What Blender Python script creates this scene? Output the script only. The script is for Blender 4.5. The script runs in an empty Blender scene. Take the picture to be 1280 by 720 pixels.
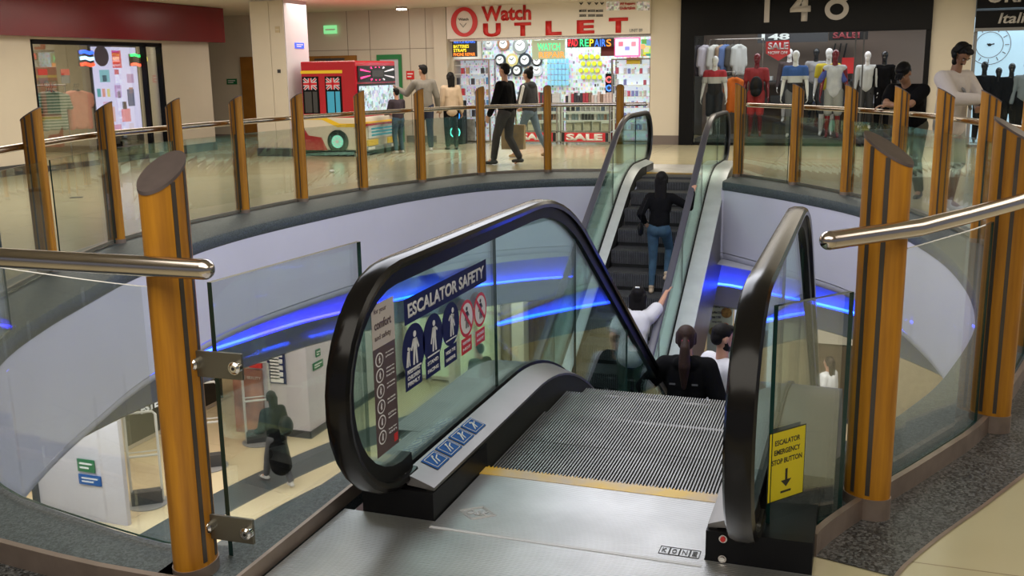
import bpy, bmesh, math, random
from mathutils import Vector, Matrix, Euler
random.seed(7)
PI = math.pi
sc = bpy.context.scene
col = sc.collection

# ------------------------------------------------------------------ camera
F = 1254.8
TH = math.radians(12.198); RO = math.radians(-0.903); YA = math.radians(19.5)
CAM = Vector((0, 0, 1.65))
_fw = Vector((0, math.cos(TH), -math.sin(TH))); _r = Vector((1, 0, 0)); _u = _r.cross(_fw)
_r2 = math.cos(RO)*_r + math.sin(RO)*_u; _u2 = -math.sin(RO)*_r + math.cos(RO)*_u
_R = Matrix.Rotation(YA, 3, 'Z')
FW, RR, UU = _R @ _fw, _R @ _r2, _R @ _u2
cam_d = bpy.data.cameras.new('camera'); cam = bpy.data.objects.new('camera', cam_d); col.objects.link(cam)
cam_d.sensor_width = 36; cam_d.lens = 36*F/1280; cam_d.clip_start = 0.05; cam_d.clip_end = 200
m = Matrix((( RR.x, UU.x, -FW.x, CAM.x), (RR.y, UU.y, -FW.y, CAM.y), (RR.z, UU.z, -FW.z, CAM.z), (0, 0, 0, 1)))
cam.matrix_world = m
sc.camera = cam

def at(x, y, U=None, V=None, z=None):
    """the point of the place seen at photo position x, y that lies on a given plane"""
    d = FW + (x-640)/F*RR - (y-360)/F*UU
    if U is not None: t = U/d.x
    elif V is not None: t = V/d.y
    else: t = (z-CAM.z)/d.z
    return CAM + t*d

# ------------------------------------------------------------------ materials
def mat(name, c, rough=0.5, metal=0.0, noise=0.0, nscale=8.0, bump=0.0, bscale=60.0, emit=None, estr=0.0, c2=None, coat=0.0, stretch=None, spec=None):
    m = bpy.data.materials.new(name); m.use_nodes = True
    nt = m.node_tree; N = nt.nodes; L = nt.links; b = N['Principled BSDF']
    b.inputs['Base Color'].default_value = (*c, 1); b.inputs['Roughness'].default_value = rough; b.inputs['Metallic'].default_value = metal
    if coat: b.inputs['Coat Weight'].default_value = coat; b.inputs['Coat Roughness'].default_value = 0.08
    if spec is not None: b.inputs['Specular IOR Level'].default_value = spec
    tc = N.new('ShaderNodeTexCoord'); mp = N.new('ShaderNodeMapping'); L.new(tc.outputs['Object'], mp.inputs['Vector'])
    if stretch: mp.inputs['Scale'].default_value = stretch
    if noise or c2:
        n = N.new('ShaderNodeTexNoise'); n.inputs['Scale'].default_value = nscale; n.inputs['Detail'].default_value = 5
        L.new(mp.outputs[0], n.inputs['Vector'])
        r = N.new('ShaderNodeValToRGB'); r.color_ramp.elements[0].position = 0.35; r.color_ramp.elements[1].position = 0.65
        d = c2 if c2 else tuple(max(0, v*(1-noise)) for v in c)
        r.color_ramp.elements[0].color = (*d, 1); r.color_ramp.elements[1].color = (*c, 1)
        L.new(n.outputs['Fac'], r.inputs[0]); L.new(r.outputs[0], b.inputs['Base Color'])
    if bump:
        n2 = N.new('ShaderNodeTexNoise'); n2.inputs['Scale'].default_value = bscale; n2.inputs['Detail'].default_value = 3
        L.new(mp.outputs[0], n2.inputs['Vector']); bp = N.new('ShaderNodeBump'); bp.inputs['Strength'].default_value = bump; bp.inputs['Distance'].default_value = 0.01
        L.new(n2.outputs['Fac'], bp.inputs['Height']); L.new(bp.outputs[0], b.inputs['Normal'])
    if emit:
        b.inputs['Emission Color'].default_value = (*emit, 1); b.inputs['Emission Strength'].default_value = estr
    return m

def glass_mat(name, tint, refl=1.0):
    m = bpy.data.materials.new(name); m.use_nodes = True
    nt = m.node_tree; N = nt.nodes; L = nt.links; N.clear()
    o = N.new('ShaderNodeOutputMaterial'); t = N.new('ShaderNodeBsdfTransparent'); t.inputs[0].default_value = (*tint, 1)
    g = N.new('ShaderNodeBsdfGlossy'); g.inputs['Roughness'].default_value = 0.01; g.inputs[0].default_value = (0.9, 0.95, 0.93, 1)
    f = N.new('ShaderNodeFresnel'); f.inputs['IOR'].default_value = 1.48
    mu = N.new('ShaderNodeMath'); mu.operation = 'MULTIPLY'; mu.inputs[1].default_value = refl; mu.use_clamp = True
    mx = N.new('ShaderNodeMixShader'); L.new(f.outputs[0], mu.inputs[0]); L.new(mu.outputs[0], mx.inputs[0])
    L.new(t.outputs[0], mx.inputs[1]); L.new(g.outputs[0], mx.inputs[2]); L.new(mx.outputs[0], o.inputs[0])
    return m

def grain_wood():
    m = bpy.data.materials.new('honey_wood'); m.use_nodes = True
    nt = m.node_tree; N = nt.nodes; L = nt.links; b = N['Principled BSDF']
    tc = N.new('ShaderNodeTexCoord'); mp = N.new('ShaderNodeMapping'); mp.inputs['Scale'].default_value = (14, 14, 0.9)
    L.new(tc.outputs['Object'], mp.inputs['Vector'])
    n = N.new('ShaderNodeTexNoise'); n.inputs['Scale'].default_value = 3; n.inputs['Detail'].default_value = 6; L.new(mp.outputs[0], n.inputs['Vector'])
    r = N.new('ShaderNodeValToRGB'); r.color_ramp.elements[0].color = (0.30, 0.115, 0.006, 1); r.color_ramp.elements[1].color = (0.50, 0.215, 0.010, 1)
    r.color_ramp.elements[0].position = 0.3; r.color_ramp.elements[1].position = 0.7
    L.new(n.outputs['Fac'], r.inputs[0]); L.new(r.outputs[0], b.inputs['Base Color']); b.inputs['Roughness'].default_value = 0.42
    return m

def granite(name, a, bcol, rough, scale=55):
    m = bpy.data.materials.new(name); m.use_nodes = True
    nt = m.node_tree; N = nt.nodes; L = nt.links; b = N['Principled BSDF']
    tc = N.new('ShaderNodeTexCoord')
    v = N.new('ShaderNodeTexVoronoi'); v.inputs['Scale'].default_value = scale; L.new(tc.outputs['Object'], v.inputs['Vector'])
    n = N.new('ShaderNodeTexNoise'); n.inputs['Scale'].default_value = scale*2.2; n.inputs['Detail'].default_value = 3; L.new(tc.outputs['Object'], n.inputs['Vector'])
    r = N.new('ShaderNodeValToRGB'); e = r.color_ramp.elements
    e[0].position = 0.36; e[0].color = (*a, 1); e[1].position = 0.72; e[1].color = (*bcol, 1)
    mi = N.new('ShaderNodeMixRGB'); mi.blend_type = 'MIX'; mi.inputs[0].default_value = 0.45
    L.new(n.outputs['Fac'], mi.inputs[1]); L.new(v.outputs['Color'], mi.inputs[2]); L.new(mi.outputs[0], r.inputs[0]); L.new(r.outputs[0], b.inputs['Base Color'])
    b.inputs['Roughness'].default_value = rough
    return m

def floor_mat(name, c, line, size, rough):
    m = bpy.data.materials.new(name); m.use_nodes = True
    nt = m.node_tree; N = nt.nodes; L = nt.links; b = N['Principled BSDF']
    tc = N.new('ShaderNodeTexCoord'); mp = N.new('ShaderNodeMapping'); L.new(tc.outputs['Object'], mp.inputs['Vector'])
    mp.inputs['Location'].default_value = (0.28, 0.35, 0)
    br = N.new('ShaderNodeTexBrick'); br.offset = 0; br.inputs['Scale'].default_value = 1.0
    br.inputs['Brick Width'].default_value = size; br.inputs['Row Height'].default_value = size; br.inputs['Mortar Size'].default_value = 0.0035
    br.inputs['Color1'].default_value = (*c, 1); br.inputs['Color2'].default_value = (*[v*0.95 for v in c], 1); br.inputs['Mortar'].default_value = (*line, 1)
    L.new(mp.outputs[0], br.inputs['Vector'])
    n = N.new('ShaderNodeTexNoise'); n.inputs['Scale'].default_value = 3.0; n.inputs['Detail'].default_value = 7; L.new(tc.outputs['Object'], n.inputs['Vector'])
    r = N.new('ShaderNodeValToRGB'); r.color_ramp.elements[0].position = 0.3; r.color_ramp.elements[0].color = (0.93, 0.92, 0.90, 1); r.color_ramp.elements[1].color = (1, 1, 1, 1)
    L.new(n.outputs['Fac'], r.inputs[0])
    mi = N.new('ShaderNodeMixRGB'); mi.blend_type = 'MULTIPLY'; mi.inputs[0].default_value = 1; L.new(br.outputs['Color'], mi.inputs[1]); L.new(r.outputs[0], mi.inputs[2])
    L.new(mi.outputs[0], b.inputs['Base Color']); b.inputs['Roughness'].default_value = rough
    mr = N.new('ShaderNodeMapRange'); mr.inputs[3].default_value = rough*0.9; mr.inputs[4].default_value = rough*1.15; L.new(n.outputs['Fac'], mr.inputs[0]); L.new(mr.outputs[0], b.inputs['Roughness'])
    return m

def lower_floor_mat():
    """cream and slate bands running in curves round the escalator well"""
    m = bpy.data.materials.new('banded_lower_floor'); m.use_nodes = True
    nt = m.node_tree; N = nt.nodes; L = nt.links; b = N['Principled BSDF']
    tc = N.new('ShaderNodeTexCoord'); mp = N.new('ShaderNodeMapping'); mp.inputs['Location'].default_value = (2.8/6.2, -10.2/9.6, 0)
    mp.inputs['Scale'].default_value = (1/6.2, 1/9.6, 0); L.new(tc.outputs['Object'], mp.inputs['Vector'])
    ln = N.new('ShaderNodeVectorMath'); ln.operation = 'LENGTH'; L.new(mp.outputs[0], ln.inputs[0])
    r = N.new('ShaderNodeValToRGB'); r.color_ramp.interpolation = 'CONSTANT'; e = r.color_ramp.elements
    cream = (0.62, 0.53, 0.36, 1); slate = (0.07, 0.085, 0.095, 1)
    e[0].position = 0; e[0].color = slate
    dv = N.new('ShaderNodeMath'); dv.operation = 'DIVIDE'; dv.inputs[1].default_value = 2.0; L.new(ln.outputs['Value'], dv.inputs[0])
    e[1].position = 0.5*0.60; e[1].color = cream
    for p, c in ((0.72, slate), (0.83, slate), (0.945, cream), (1.025, slate), (1.145, cream)):
        k = e.new(0.5*p); k.color = c
    L.new(dv.outputs[0], r.inputs[0]); L.new(r.outputs[0], b.inputs['Base Color']); b.inputs['Roughness'].default_value = 0.22
    return m

def ribbed(name, c, rough, metal, period, axis='Y', strength=0.5):
    m = mat(name, c, rough, metal, noise=0.25, nscale=2.5)
    nt = m.node_tree; N = nt.nodes; L = nt.links; b = N['Principled BSDF']
    tc = N.new('ShaderNodeTexCoord'); w = N.new('ShaderNodeTexWave'); w.bands_direction = axis; w.inputs['Scale'].default_value = 0.314/period
    L.new(tc.outputs['Object'], w.inputs['Vector']); bp = N.new('ShaderNodeBump'); bp.inputs['Strength'].default_value = strength; bp.inputs['Distance'].default_value = 0.004
    L.new(w.outputs['Fac'], bp.inputs['Height']); L.new(bp.outputs[0], b.inputs['Normal'])
    return m

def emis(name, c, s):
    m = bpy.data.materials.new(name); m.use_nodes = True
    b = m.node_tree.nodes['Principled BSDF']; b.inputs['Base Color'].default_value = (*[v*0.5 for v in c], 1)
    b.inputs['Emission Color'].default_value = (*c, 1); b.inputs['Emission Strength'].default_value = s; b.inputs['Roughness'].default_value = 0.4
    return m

def led_mat():
    """colour-changing light strip: blue, cyan and violet lengths"""
    m = bpy.data.materials.new('blue_led_strip'); m.use_nodes = True
    nt = m.node_tree; N = nt.nodes; L = nt.links; b = N['Principled BSDF']
    tc = N.new('ShaderNodeTexCoord'); n = N.new('ShaderNodeTexNoise'); n.inputs['Scale'].default_value = 0.45; L.new(tc.outputs['Object'], n.inputs['Vector'])
    r = N.new('ShaderNodeValToRGB'); e = r.color_ramp.elements
    e[0].position = 0.38; e[0].color = (0.004, 0.07, 1, 1); e[1].position = 0.62; e[1].color = (0.022, 0.02, 1, 1)
    L.new(n.outputs['Fac'], r.inputs[0]); L.new(r.outputs[0], b.inputs['Emission Color']); b.inputs['Emission Strength'].default_value = 18
    return m

MAT = dict(
    wood=grain_wood(),
    cream_floor=floor_mat('cream_floor', (0.56, 0.51, 0.34), (0.34, 0.29, 0.19), 1.25, 0.16),
    lower_floor=lower_floor_mat(),
    beige_tile=floor_mat('beige_shop_floor', (0.66, 0.55, 0.38), (0.4, 0.33, 0.22), 1.5, 0.25),
    kerb=granite('green_grey_granite', (0.03, 0.04, 0.043), (0.11, 0.135, 0.14), 0.52, 130),
    border=granite('dark_granite', (0.008, 0.009, 0.01), (0.15, 0.155, 0.16), 0.42, 110),
    white_wall=mat('painted_white_wall', (0.60, 0.60, 0.69), 0.55, noise=0.05, nscale=1.2),
    bulkhead=mat('grey_bulkhead', (0.33, 0.35, 0.34), 0.6),
    cream_wall=mat('cream_panel_wall', (0.63, 0.565, 0.465), 0.55, noise=0.04, nscale=1.5),
    lilac_wall=mat('pale_lilac_wall', (0.58, 0.55, 0.60), 0.5, noise=0.05, nscale=2),
    ceiling=mat('ceiling_paint', (0.62, 0.57, 0.46), 0.7),
    skirting=mat('taupe_skirting', (0.16, 0.13, 0.12), 0.5),
    seam=mat('panel_seam', (0.2, 0.16, 0.12), 0.7),
    steel=mat('brushed_steel', (0.55, 0.50, 0.46), 0.22, 1.0, noise=0.12, nscale=6, stretch=(1, 1, 1)),
    rail_steel=mat('polished_rail_steel', (0.60, 0.54, 0.50), 0.17, 1.0, noise=0.1, nscale=4),
    base_steel=mat('bronze_steel', (0.36, 0.28, 0.235), 0.38, 0.6, noise=0.2, nscale=9),
    deck=mat('satin_deck_metal', (0.21, 0.20, 0.195), 0.4, 0.8, noise=0.12, nscale=5),
    deck_sheen=mat('deck_metal_with_sheen', (0.78, 0.82, 0.83), 0.3, 0.2, noise=0.1, nscale=5),  # reflection of the lights above is put into this pale base colour
    cladding=mat('escalator_side_panel', (0.20, 0.19, 0.19), 0.35, 0.6, noise=0.1, nscale=3),
    black=mat('black_paint', (0.006, 0.006, 0.007), 0.4, spec=0.12),
    rubber=mat('black_handrail_rubber', (0.006, 0.0055, 0.0055), 0.18, spec=0.22),
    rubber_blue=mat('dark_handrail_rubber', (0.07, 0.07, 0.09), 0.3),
    brush=mat('skirt_brush', (0.012, 0.011, 0.010), 0.7),
    step_rib=mat('aluminium_step_rib', (0.25, 0.245, 0.24), 0.4, 0.7, noise=0.35, nscale=4),
    step_dark=mat('step_groove', (0.018, 0.018, 0.018), 0.6),
    step_far=mat('dark_step_metal', (0.17, 0.17, 0.185), 0.5, 0.4, noise=0.3, nscale=14),
    plate=ribbed('ribbed_floor_plate', (0.66, 0.67, 0.68), 0.34, 0.85, 0.012, 'Y', 0.55),
    plate_seam=mat('plate_joint', (0.55, 0.55, 0.56), 0.6, 0.2),
    comb=mat('worn_yellow_comb', (0.75, 0.46, 0.02), 0.45, c2=(0.48, 0.38, 0.28), nscale=5),
    cap=mat('mauve_metal_cap', (0.17, 0.135, 0.13), 0.38, 0.5, noise=0.15, nscale=20),
    post_strip=mat('grey_metal_strip', (0.10, 0.085, 0.075), 0.35, 0.6),
    glass=glass_mat('clear_glass', (0.965, 0.985, 0.975), 0.38),
    glass_esc=glass_mat('green_glass', (0.80, 0.93, 0.885), 0.6),
    glass_edge=mat('glass_edge', (0.015, 0.05, 0.045), 0.15),
    navy=mat('navy_print', (0.008, 0.012, 0.085), 0.5, spec=0.2),
    white=mat('white_print', (0.8, 0.8, 0.8), 0.4),
    red=mat('red_print', (0.65, 0.02, 0.02), 0.4),
    redsign=mat('red_fascia', (0.16, 0.001, 0.008), 0.25, noise=0.15, nscale=1),
    yellow=mat('yellow_print', (0.85, 0.68, 0.01), 0.4),
    blk=mat('black_print', (0.01, 0.01, 0.01), 0.4),
    brown_sign=mat('mauve_brown_print', (0.095, 0.06, 0.06), 0.4),
    pale_sign=mat('pale_beige_print', (0.55, 0.49, 0.45), 0.4),
    blueprint=mat('blue_print', (0.01, 0.09, 0.34), 0.6, spec=0.15),
    green=mat('green_print', (0.01, 0.16, 0.06), 0.4),
    door_wood=mat('brown_door_wood', (0.33, 0.14, 0.02), 0.45, noise=0.2, nscale=4),
    beige=mat('beige_board', (0.52, 0.42, 0.28), 0.6, noise=0.1),
    grey=mat('mid_grey', (0.25, 0.25, 0.26), 0.5), dgrey=mat('dark_grey', (0.05, 0.05, 0.055), 0.5),
    chrome=mat('chrome', (0.75, 0.72, 0.68), 0.1, 1.0),
    led=led_mat(),
)

# ------------------------------------------------------------------ object helpers
WM = {}
def reg(o, M): WM[o.name] = M
def wm(o): return WM.get(o.name, Matrix.Identity(4))

def tag(o, label=None, cat=None, group=None, kind=None):
    if label: o['label'] = label
    if cat: o['category'] = cat
    if group: o['group'] = group
    if kind: o['kind'] = kind
    return o

def thing(name, label, cat, loc=(0, 0, 0), rz=0.0, group=None, parent=None):
    o = bpy.data.objects.new(name, None); col.objects.link(o); o.empty_display_size = 0.2
    o.location = loc; o.rotation_euler = (0, 0, rz)
    reg(o, Matrix.Translation(Vector(loc)) @ Matrix.Rotation(rz, 4, 'Z'))
    return tag(o, label, cat, group)

def link_mesh(name, me, mats, parent=None, kind=None):
    o = bpy.data.objects.new(name, me); col.objects.link(o)
    for mm in (mats if isinstance(mats, (list, tuple)) else [mats]):
        me.materials.append(MAT[mm] if isinstance(mm, str) else mm)
    if parent is not None: o.parent = parent
    if kind: o['kind'] = kind
    reg(o, wm(parent) if parent is not None else Matrix.Identity(4))
    return o

class MB:
    def __init__(s): s.bm = bmesh.new(); s.mi = 0
    def _f(s, vs, flip=False):
        try:
            f = s.bm.faces.new(vs); f.material_index = s.mi; return f
        except ValueError: return None
    def box(s, c, d, rz=0.0, rot=None, bev=0.0):
        R = rot if rot is not None else Matrix.Rotation(rz, 3, 'Z'); c = Vector(c)
        v = []
        for z in (-.5, .5):
            for x, y in ((-.5, -.5), (.5, -.5), (.5, .5), (-.5, .5)):
                v.append(s.bm.verts.new(c + R @ Vector((x*d[0], y*d[1], z*d[2]))))
        fs = [s._f([v[i] for i in q]) for q in ((3, 2, 1, 0), (4, 5, 6, 7), (0, 1, 5, 4), (1, 2, 6, 5), (2, 3, 7, 6), (3, 0, 4, 7))]
        if bev:
            es = list({e for f in fs for e in f.edges})
            bmesh.ops.bevel(s.bm, geom=es, offset=bev, segments=2, affect='EDGES', profile=0.6)
        return s
    def b2(s, p, q, bev=0.0):
        p, q = Vector(p), Vector(q)
        return s.box((p+q)/2, [max(abs(a), 1e-4) for a in (q-p)], bev=bev)
    def cyl(s, p, q, r, r2=None, n=16, cap=True):
        p, q = Vector(p), Vector(q); r2 = r if r2 is None else r2
        ax = (q-p).normalized(); a = ax.orthogonal().normalized(); b = ax.cross(a)
        A = [s.bm.verts.new(p + r*(math.cos(2*PI*i/n)*a + math.sin(2*PI*i/n)*b)) for i in range(n)]
        B = [s.bm.verts.new(q + r2*(math.cos(2*PI*i/n)*a + math.sin(2*PI*i/n)*b)) for i in range(n)]
        for i in range(n): s._f([A[i], A[(i+1) % n], B[(i+1) % n], B[i]])
        if cap: s._f(A[::-1]); s._f(B)
        return s
    def ell(s, c, r, rot=None, u=14, v=10):
        c = Vector(c); r = Vector(r) if not isinstance(r, (int, float)) else Vector((r, r, r)); R = rot if rot is not None else Matrix.Identity(3)
        top = s.bm.verts.new(c + R @ Vector((0, 0, r.z))); bot = s.bm.verts.new(c - R @ Vector((0, 0, r.z))); rows = []
        for j in range(1, v):
            th = PI*j/v
            rows.append([s.bm.verts.new(c + R @ Vector((r.x*math.sin(th)*math.cos(2*PI*i/u), r.y*math.sin(th)*math.sin(2*PI*i/u), r.z*math.cos(th)))) for i in range(u)])
        for i in range(u):
            s._f([top, rows[0][i], rows[0][(i+1) % u]]); s._f([bot, rows[-1][(i+1) % u], rows[-1][i]])
            for j in range(len(rows)-1): s._f([rows[j][i], rows[j+1][i], rows[j+1][(i+1) % u], rows[j][(i+1) % u]])
        return s
    def caps(s, p, r, q, r2, n=12):
        """tapered capsule"""
        p, q = Vector(p), Vector(q)
        if (q-p).length < 1e-5: return s.ell(p, r)
        ax = (q-p).normalized(); a = ax.orthogonal().normalized(); b = ax.cross(a)
        prof = [(-math.cos(t)*r, math.sin(t)*r, 0) for t in (0.35, 0.8, 1.2)] + [(0, r, 0), (0, r2, 1)] + [(math.cos(t)*r2, math.sin(t)*r2, 1) for t in (1.2, 0.8, 0.35)]
        rows = []
        for h, rr, w in prof:
            o = (q if w else p) + ax*h
            rows.append([s.bm.verts.new(o + rr*(math.cos(2*PI*i/n)*a + math.sin(2*PI*i/n)*b)) for i in range(n)])
        t0 = s.bm.verts.new(p - ax*r); t1 = s.bm.verts.new(q + ax*r2)
        for i in range(n):
            k = (i+1) % n
            s._f([t0, rows[0][k], rows[0][i]]); s._f([t1, rows[-1][i], rows[-1][k]])
            for j in range(len(rows)-1): s._f([rows[j][i], rows[j][k], rows[j+1][k], rows[j+1][i]])
        return s
    def tube(s, pts, r, n=12, cap=True):
        pts = [Vector(p) for p in pts]; rows = []; up = None
        for i, p in enumerate(pts):
            t = (pts[min(i+1, len(pts)-1)] - pts[max(i-1, 0)]).normalized()
            if up is None: up = t.orthogonal().normalized()
            up = (up - t*up.dot(t)).normalized(); b = t.cross(up); rr = r[i] if isinstance(r, (list, tuple)) else r
            rows.append([s.bm.verts.new(p + rr*(math.cos(2*PI*k/n)*up + math.sin(2*PI*k/n)*b)) for k in range(n)])
        for j in range(len(rows)-1):
            for k in range(n): s._f([rows[j][k], rows[j][(k+1) % n], rows[j+1][(k+1) % n], rows[j+1][k]])
        if cap: s._f(rows[0][::-1]); s._f(rows[-1])
        return s
    def prism(s, poly, z0, z1):
        A = [s.bm.verts.new((p[0], p[1], z0)) for p in poly]; B = [s.bm.verts.new((p[0], p[1], z1)) for p in poly]; n = len(poly)
        s._f(A[::-1]); s._f(B)
        for i in range(n): s._f([A[i], A[(i+1) % n], B[(i+1) % n], B[i]])
        return s
    def plate(s, pts, nrm):
        """flat polygon (3-D points) thickened along the vector nrm"""
        nrm = Vector(nrm); A = [s.bm.verts.new(Vector(p)) for p in pts]; B = [s.bm.verts.new(Vector(p)+nrm) for p in pts]; n = len(pts)
        s._f(A[::-1]); s._f(B)
        for i in range(n): s._f([A[i], A[(i+1) % n], B[(i+1) % n], B[i]])
        return s
    def rows(s, rows, closed=False, cap=False):
        """skin a list of equal-length point rows"""
        VV = [[s.bm.verts.new(Vector(p)) for p in r] for r in rows]; n = len(VV[0])
        for j in range(len(VV)-1):
            for k in range(n if closed else n-1): s._f([VV[j][k], VV[j][(k+1) % n], VV[j+1][(k+1) % n], VV[j+1][k]])
        if cap: s._f(VV[0][::-1]); s._f(VV[-1])
        return s
    def mesh(s, name):
        bmesh.ops.recalc_face_normals(s.bm, faces=s.bm.faces)
        me = bpy.data.meshes.new(name); s.bm.to_mesh(me); s.bm.free(); return me
    def build(s, name, mats, parent=None, kind=None, smooth=False, local=False):
        if parent is not None and not local:
            s.bm.transform(wm(parent).inverted())
        me = s.mesh(name)
        if smooth:
            for p in me.polygons: p.use_smooth = True
            try: me.set_sharp_from_angle(angle=0.7)
            except Exception: pass
        return link_mesh(name, me, mats, parent, kind)

def text_mesh(body, o, X, Up, bold=0.0, depth=0.003, spacing=1.0):
    """letters filling the parallelogram with corner o, width vector X and height vector Up"""
    cu = bpy.data.curves.new('txt', 'FONT'); cu.body = body; cu.size = 1; cu.extrude = 0.0; cu.offset = bold; cu.resolution_u = 3; cu.space_character = spacing
    ob = bpy.data.objects.new('txt', cu); col.objects.link(ob)
    dg = bpy.context.evaluated_depsgraph_get(); me = bpy.data.meshes.new_from_object(ob.evaluated_get(dg))
    bpy.data.objects.remove(ob); bpy.data.curves.remove(cu)
    bm = bmesh.new(); bm.from_mesh(me); bpy.data.meshes.remove(me)
    xs = [v.co.x for v in bm.verts]; ys = [v.co.y for v in bm.verts]
    x0, x1, y0, y1 = min(xs), max(xs), min(ys), max(ys)
    o, X, Up = Vector(o), Vector(X), Vector(Up); n = X.cross(Up).normalized()*depth
    r = bmesh.ops.extrude_face_region(bm, geom=bm.faces[:])
    top = {g for g in r['geom'] if isinstance(g, bmesh.types.BMVert)}
    for v in bm.verts:
        a, b = (v.co.x-x0)/(x1-x0), (v.co.y-y0)/max(y1-y0, 1e-6)
        v.co = o + X*a + Up*b + (n if v in top else Vector())
    return bm

def text(name, body, mats, parent, o, X, Up, bold=0.0, depth=0.003, spacing=1.0, kind=None):
    mb = MB(); mb.bm.free(); mb.bm = text_mesh(body, o, X, Up, bold, depth, spacing)
    return mb.build(name, mats, parent, kind)

def organic(mb, name, mats, parent, vox=0.012, sm=4, fac=0.6):
    """fuse overlapping rounded volumes into one continuous smooth surface (local coordinates)"""
    me = mb.mesh(name)
    t = bpy.data.objects.new('tmp', me); col.objects.link(t)
    a = t.modifiers.new('r', 'REMESH'); a.mode = 'VOXEL'; a.voxel_size = vox
    b = t.modifiers.new('s', 'SMOOTH'); b.iterations = sm; b.factor = fac
    dg = bpy.context.evaluated_depsgraph_get(); out = bpy.data.meshes.new_from_object(t.evaluated_get(dg))
    bpy.data.objects.remove(t); bpy.data.meshes.remove(me)
    for p in out.polygons: p.use_smooth = True
    out.name = name; out.materials.clear()
    return link_mesh(name, out, mats, parent)

def copy_tree(o, parent=None, **kw):
    c = o.copy(); col.objects.link(c)
    if parent is not None: c.parent = parent
    for ch in [x for x in bpy.data.objects if x.parent == o]: copy_tree(ch, c)
    for k, v in kw.items(): c[k] = v
    return c

def spline(P, step=0.15):
    P = [Vector((p[0], p[1], 0)) for p in P]; out = []
    for i in range(len(P)-1):
        p0, p1, p2, p3 = P[max(i-1, 0)], P[i], P[i+1], P[min(i+2, len(P)-1)]
        n = max(2, int((p2-p1).length/step))
        for k in range(n):
            t = k/n
            out.append(0.5*((2*p1) + (-p0+p2)*t + (2*p0-5*p1+4*p2-p3)*t*t + (-p0+3*p1-3*p2+p3)*t**3))
    out.append(P[-1]); return out

def offset(C, d):
    """move a curve sideways; positive d = away from the well"""
    cen = Vector((-2.7, 8.9, 0)); out = []
    for i, p in enumerate(C):
        t = (C[min(i+1, len(C)-1)] - C[max(i-1, 0)]).normalized(); n = Vector((t.y, -t.x, 0))
        if n.dot(p-cen) < 0: n = -n
        out.append(p + n*d)
    return out
def atz(p, z): return Vector((p[0], p[1], z))
def strip(mb, A, B, za, zb):
    mb.rows([[atz(a, za), atz(b, zb)] for a, b in zip(A, B)])

def ordn(i): return ['first', 'second', 'third', 'fourth', 'fifth', 'sixth', 'seventh', 'eighth', 'ninth', 'tenth', 'eleventh', 'twelfth', 'thirteenth', 'fourteenth', 'fifteenth'][i]
# ================================================================== THE SETTING
GR = [(-0.10, 3.34), (-0.06, 3.46), (0.07, 3.74), (0.34, 4.26), (0.60, 4.86), (0.95, 6.15), (1.18, 7.4), (1.2, 8.7), (1.02, 10.0), (0.74, 11.2), (0.34, 12.4), (-0.22, 13.45), (-0.95, 14.5), (-1.8, 15.45), (-1.9, 15.55)]
GL = [(-3.8, 15.85), (-4.88, 15.58), (-5.78, 14.9), (-6.3, 13.75), (-6.68, 12.6), (-6.9, 11.35), (-7.02, 10.2), (-7.06, 9.1), (-6.97, 7.95), (-6.52, 6.65), (-5.95, 5.4), (-5.1, 4.1), (-4.1, 3.0), (-3.2, 2.54), (-2.5, 2.42), (-2.0, 2.41), (-1.86, 2.42)]
ER = [(-0.08, 4.12), (0.16, 4.72), (0.30, 5.08), (0.44, 5.51), (0.67, 6.55), (0.77, 7.5), (0.77, 8.4), (0.67, 9.5), (0.42, 10.7), (0.0, 12.2), (-0.78, 13.4), (-1.8, 14.56), (-1.95, 14.68)]
EL = [(-3.75, 14.86), (-4.6, 14.5), (-5.38, 13.75), (-5.85, 12.6), (-6.1, 11.3), (-6.27, 9.8), (-6.29, 8.9), (-6.2, 8.1), (-5.97, 7.0), (-5.66, 6.1), (-5.36, 5.33), (-4.98, 4.6), (-4.4, 3.9), (-3.8, 3.3), (-3.2, 2.9), (-2.7, 2.76), (-2.24, 2.68), (-2.12, 2.70)]
gR, gL, eR, eL = spline(GR), spline(GL), spline(ER), spline(EL)

# upper floor with the well cut out
bm = bmesh.new()
hole = [tuple(p[:2]) for p in gL] + [(-1.8, 2.44), (-1.8, 3.2), (-0.10, 3.2)] + [tuple(p[:2]) for p in gR] + [(-1.95, 15.6), (-1.95, 16.15), (-3.75, 16.15), (-3.75, 15.9)]
outer = [(-24, -5), (9, -5), (9, 30), (-24, 30)]
for poly in (hole, outer):
    vs = [bm.verts.new((x, y, 0)) for x, y in poly]
    for i in range(len(vs)): bm.edges.new((vs[i], vs[(i+1) % len(vs)]))
bmesh.ops.triangle_fill(bm, use_beauty=True, edges=bm.edges[:], use_dissolve=False)
for f in list(bm.faces):
    if f.normal.z < 0: f.normal_flip()
me = bpy.data.meshes.new('floor'); bm.to_mesh(me); bm.free()
link_mesh('floor', me, 'cream_floor', kind='structure')

# dark granite border on the floor side of the posts
for nm, C in (('trim_1', gR), ('trim_2', gL)):
    mb = MB(); strip(mb, offset(C, 0.0), offset(C, 0.27 if nm == 'trim_1' else 0.3), 0.004, 0.004); mb.build(nm, 'border', kind='structure')
    mb = MB(); strip(mb, offset(C, 0.27 if nm == 'trim_1' else 0.3), offset(C, 0.285 if nm == 'trim_1' else 0.315), 0.005, 0.005); mb.build(nm.replace('1', '3').replace('2', '4'), 'base_steel', kind='structure')

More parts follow.
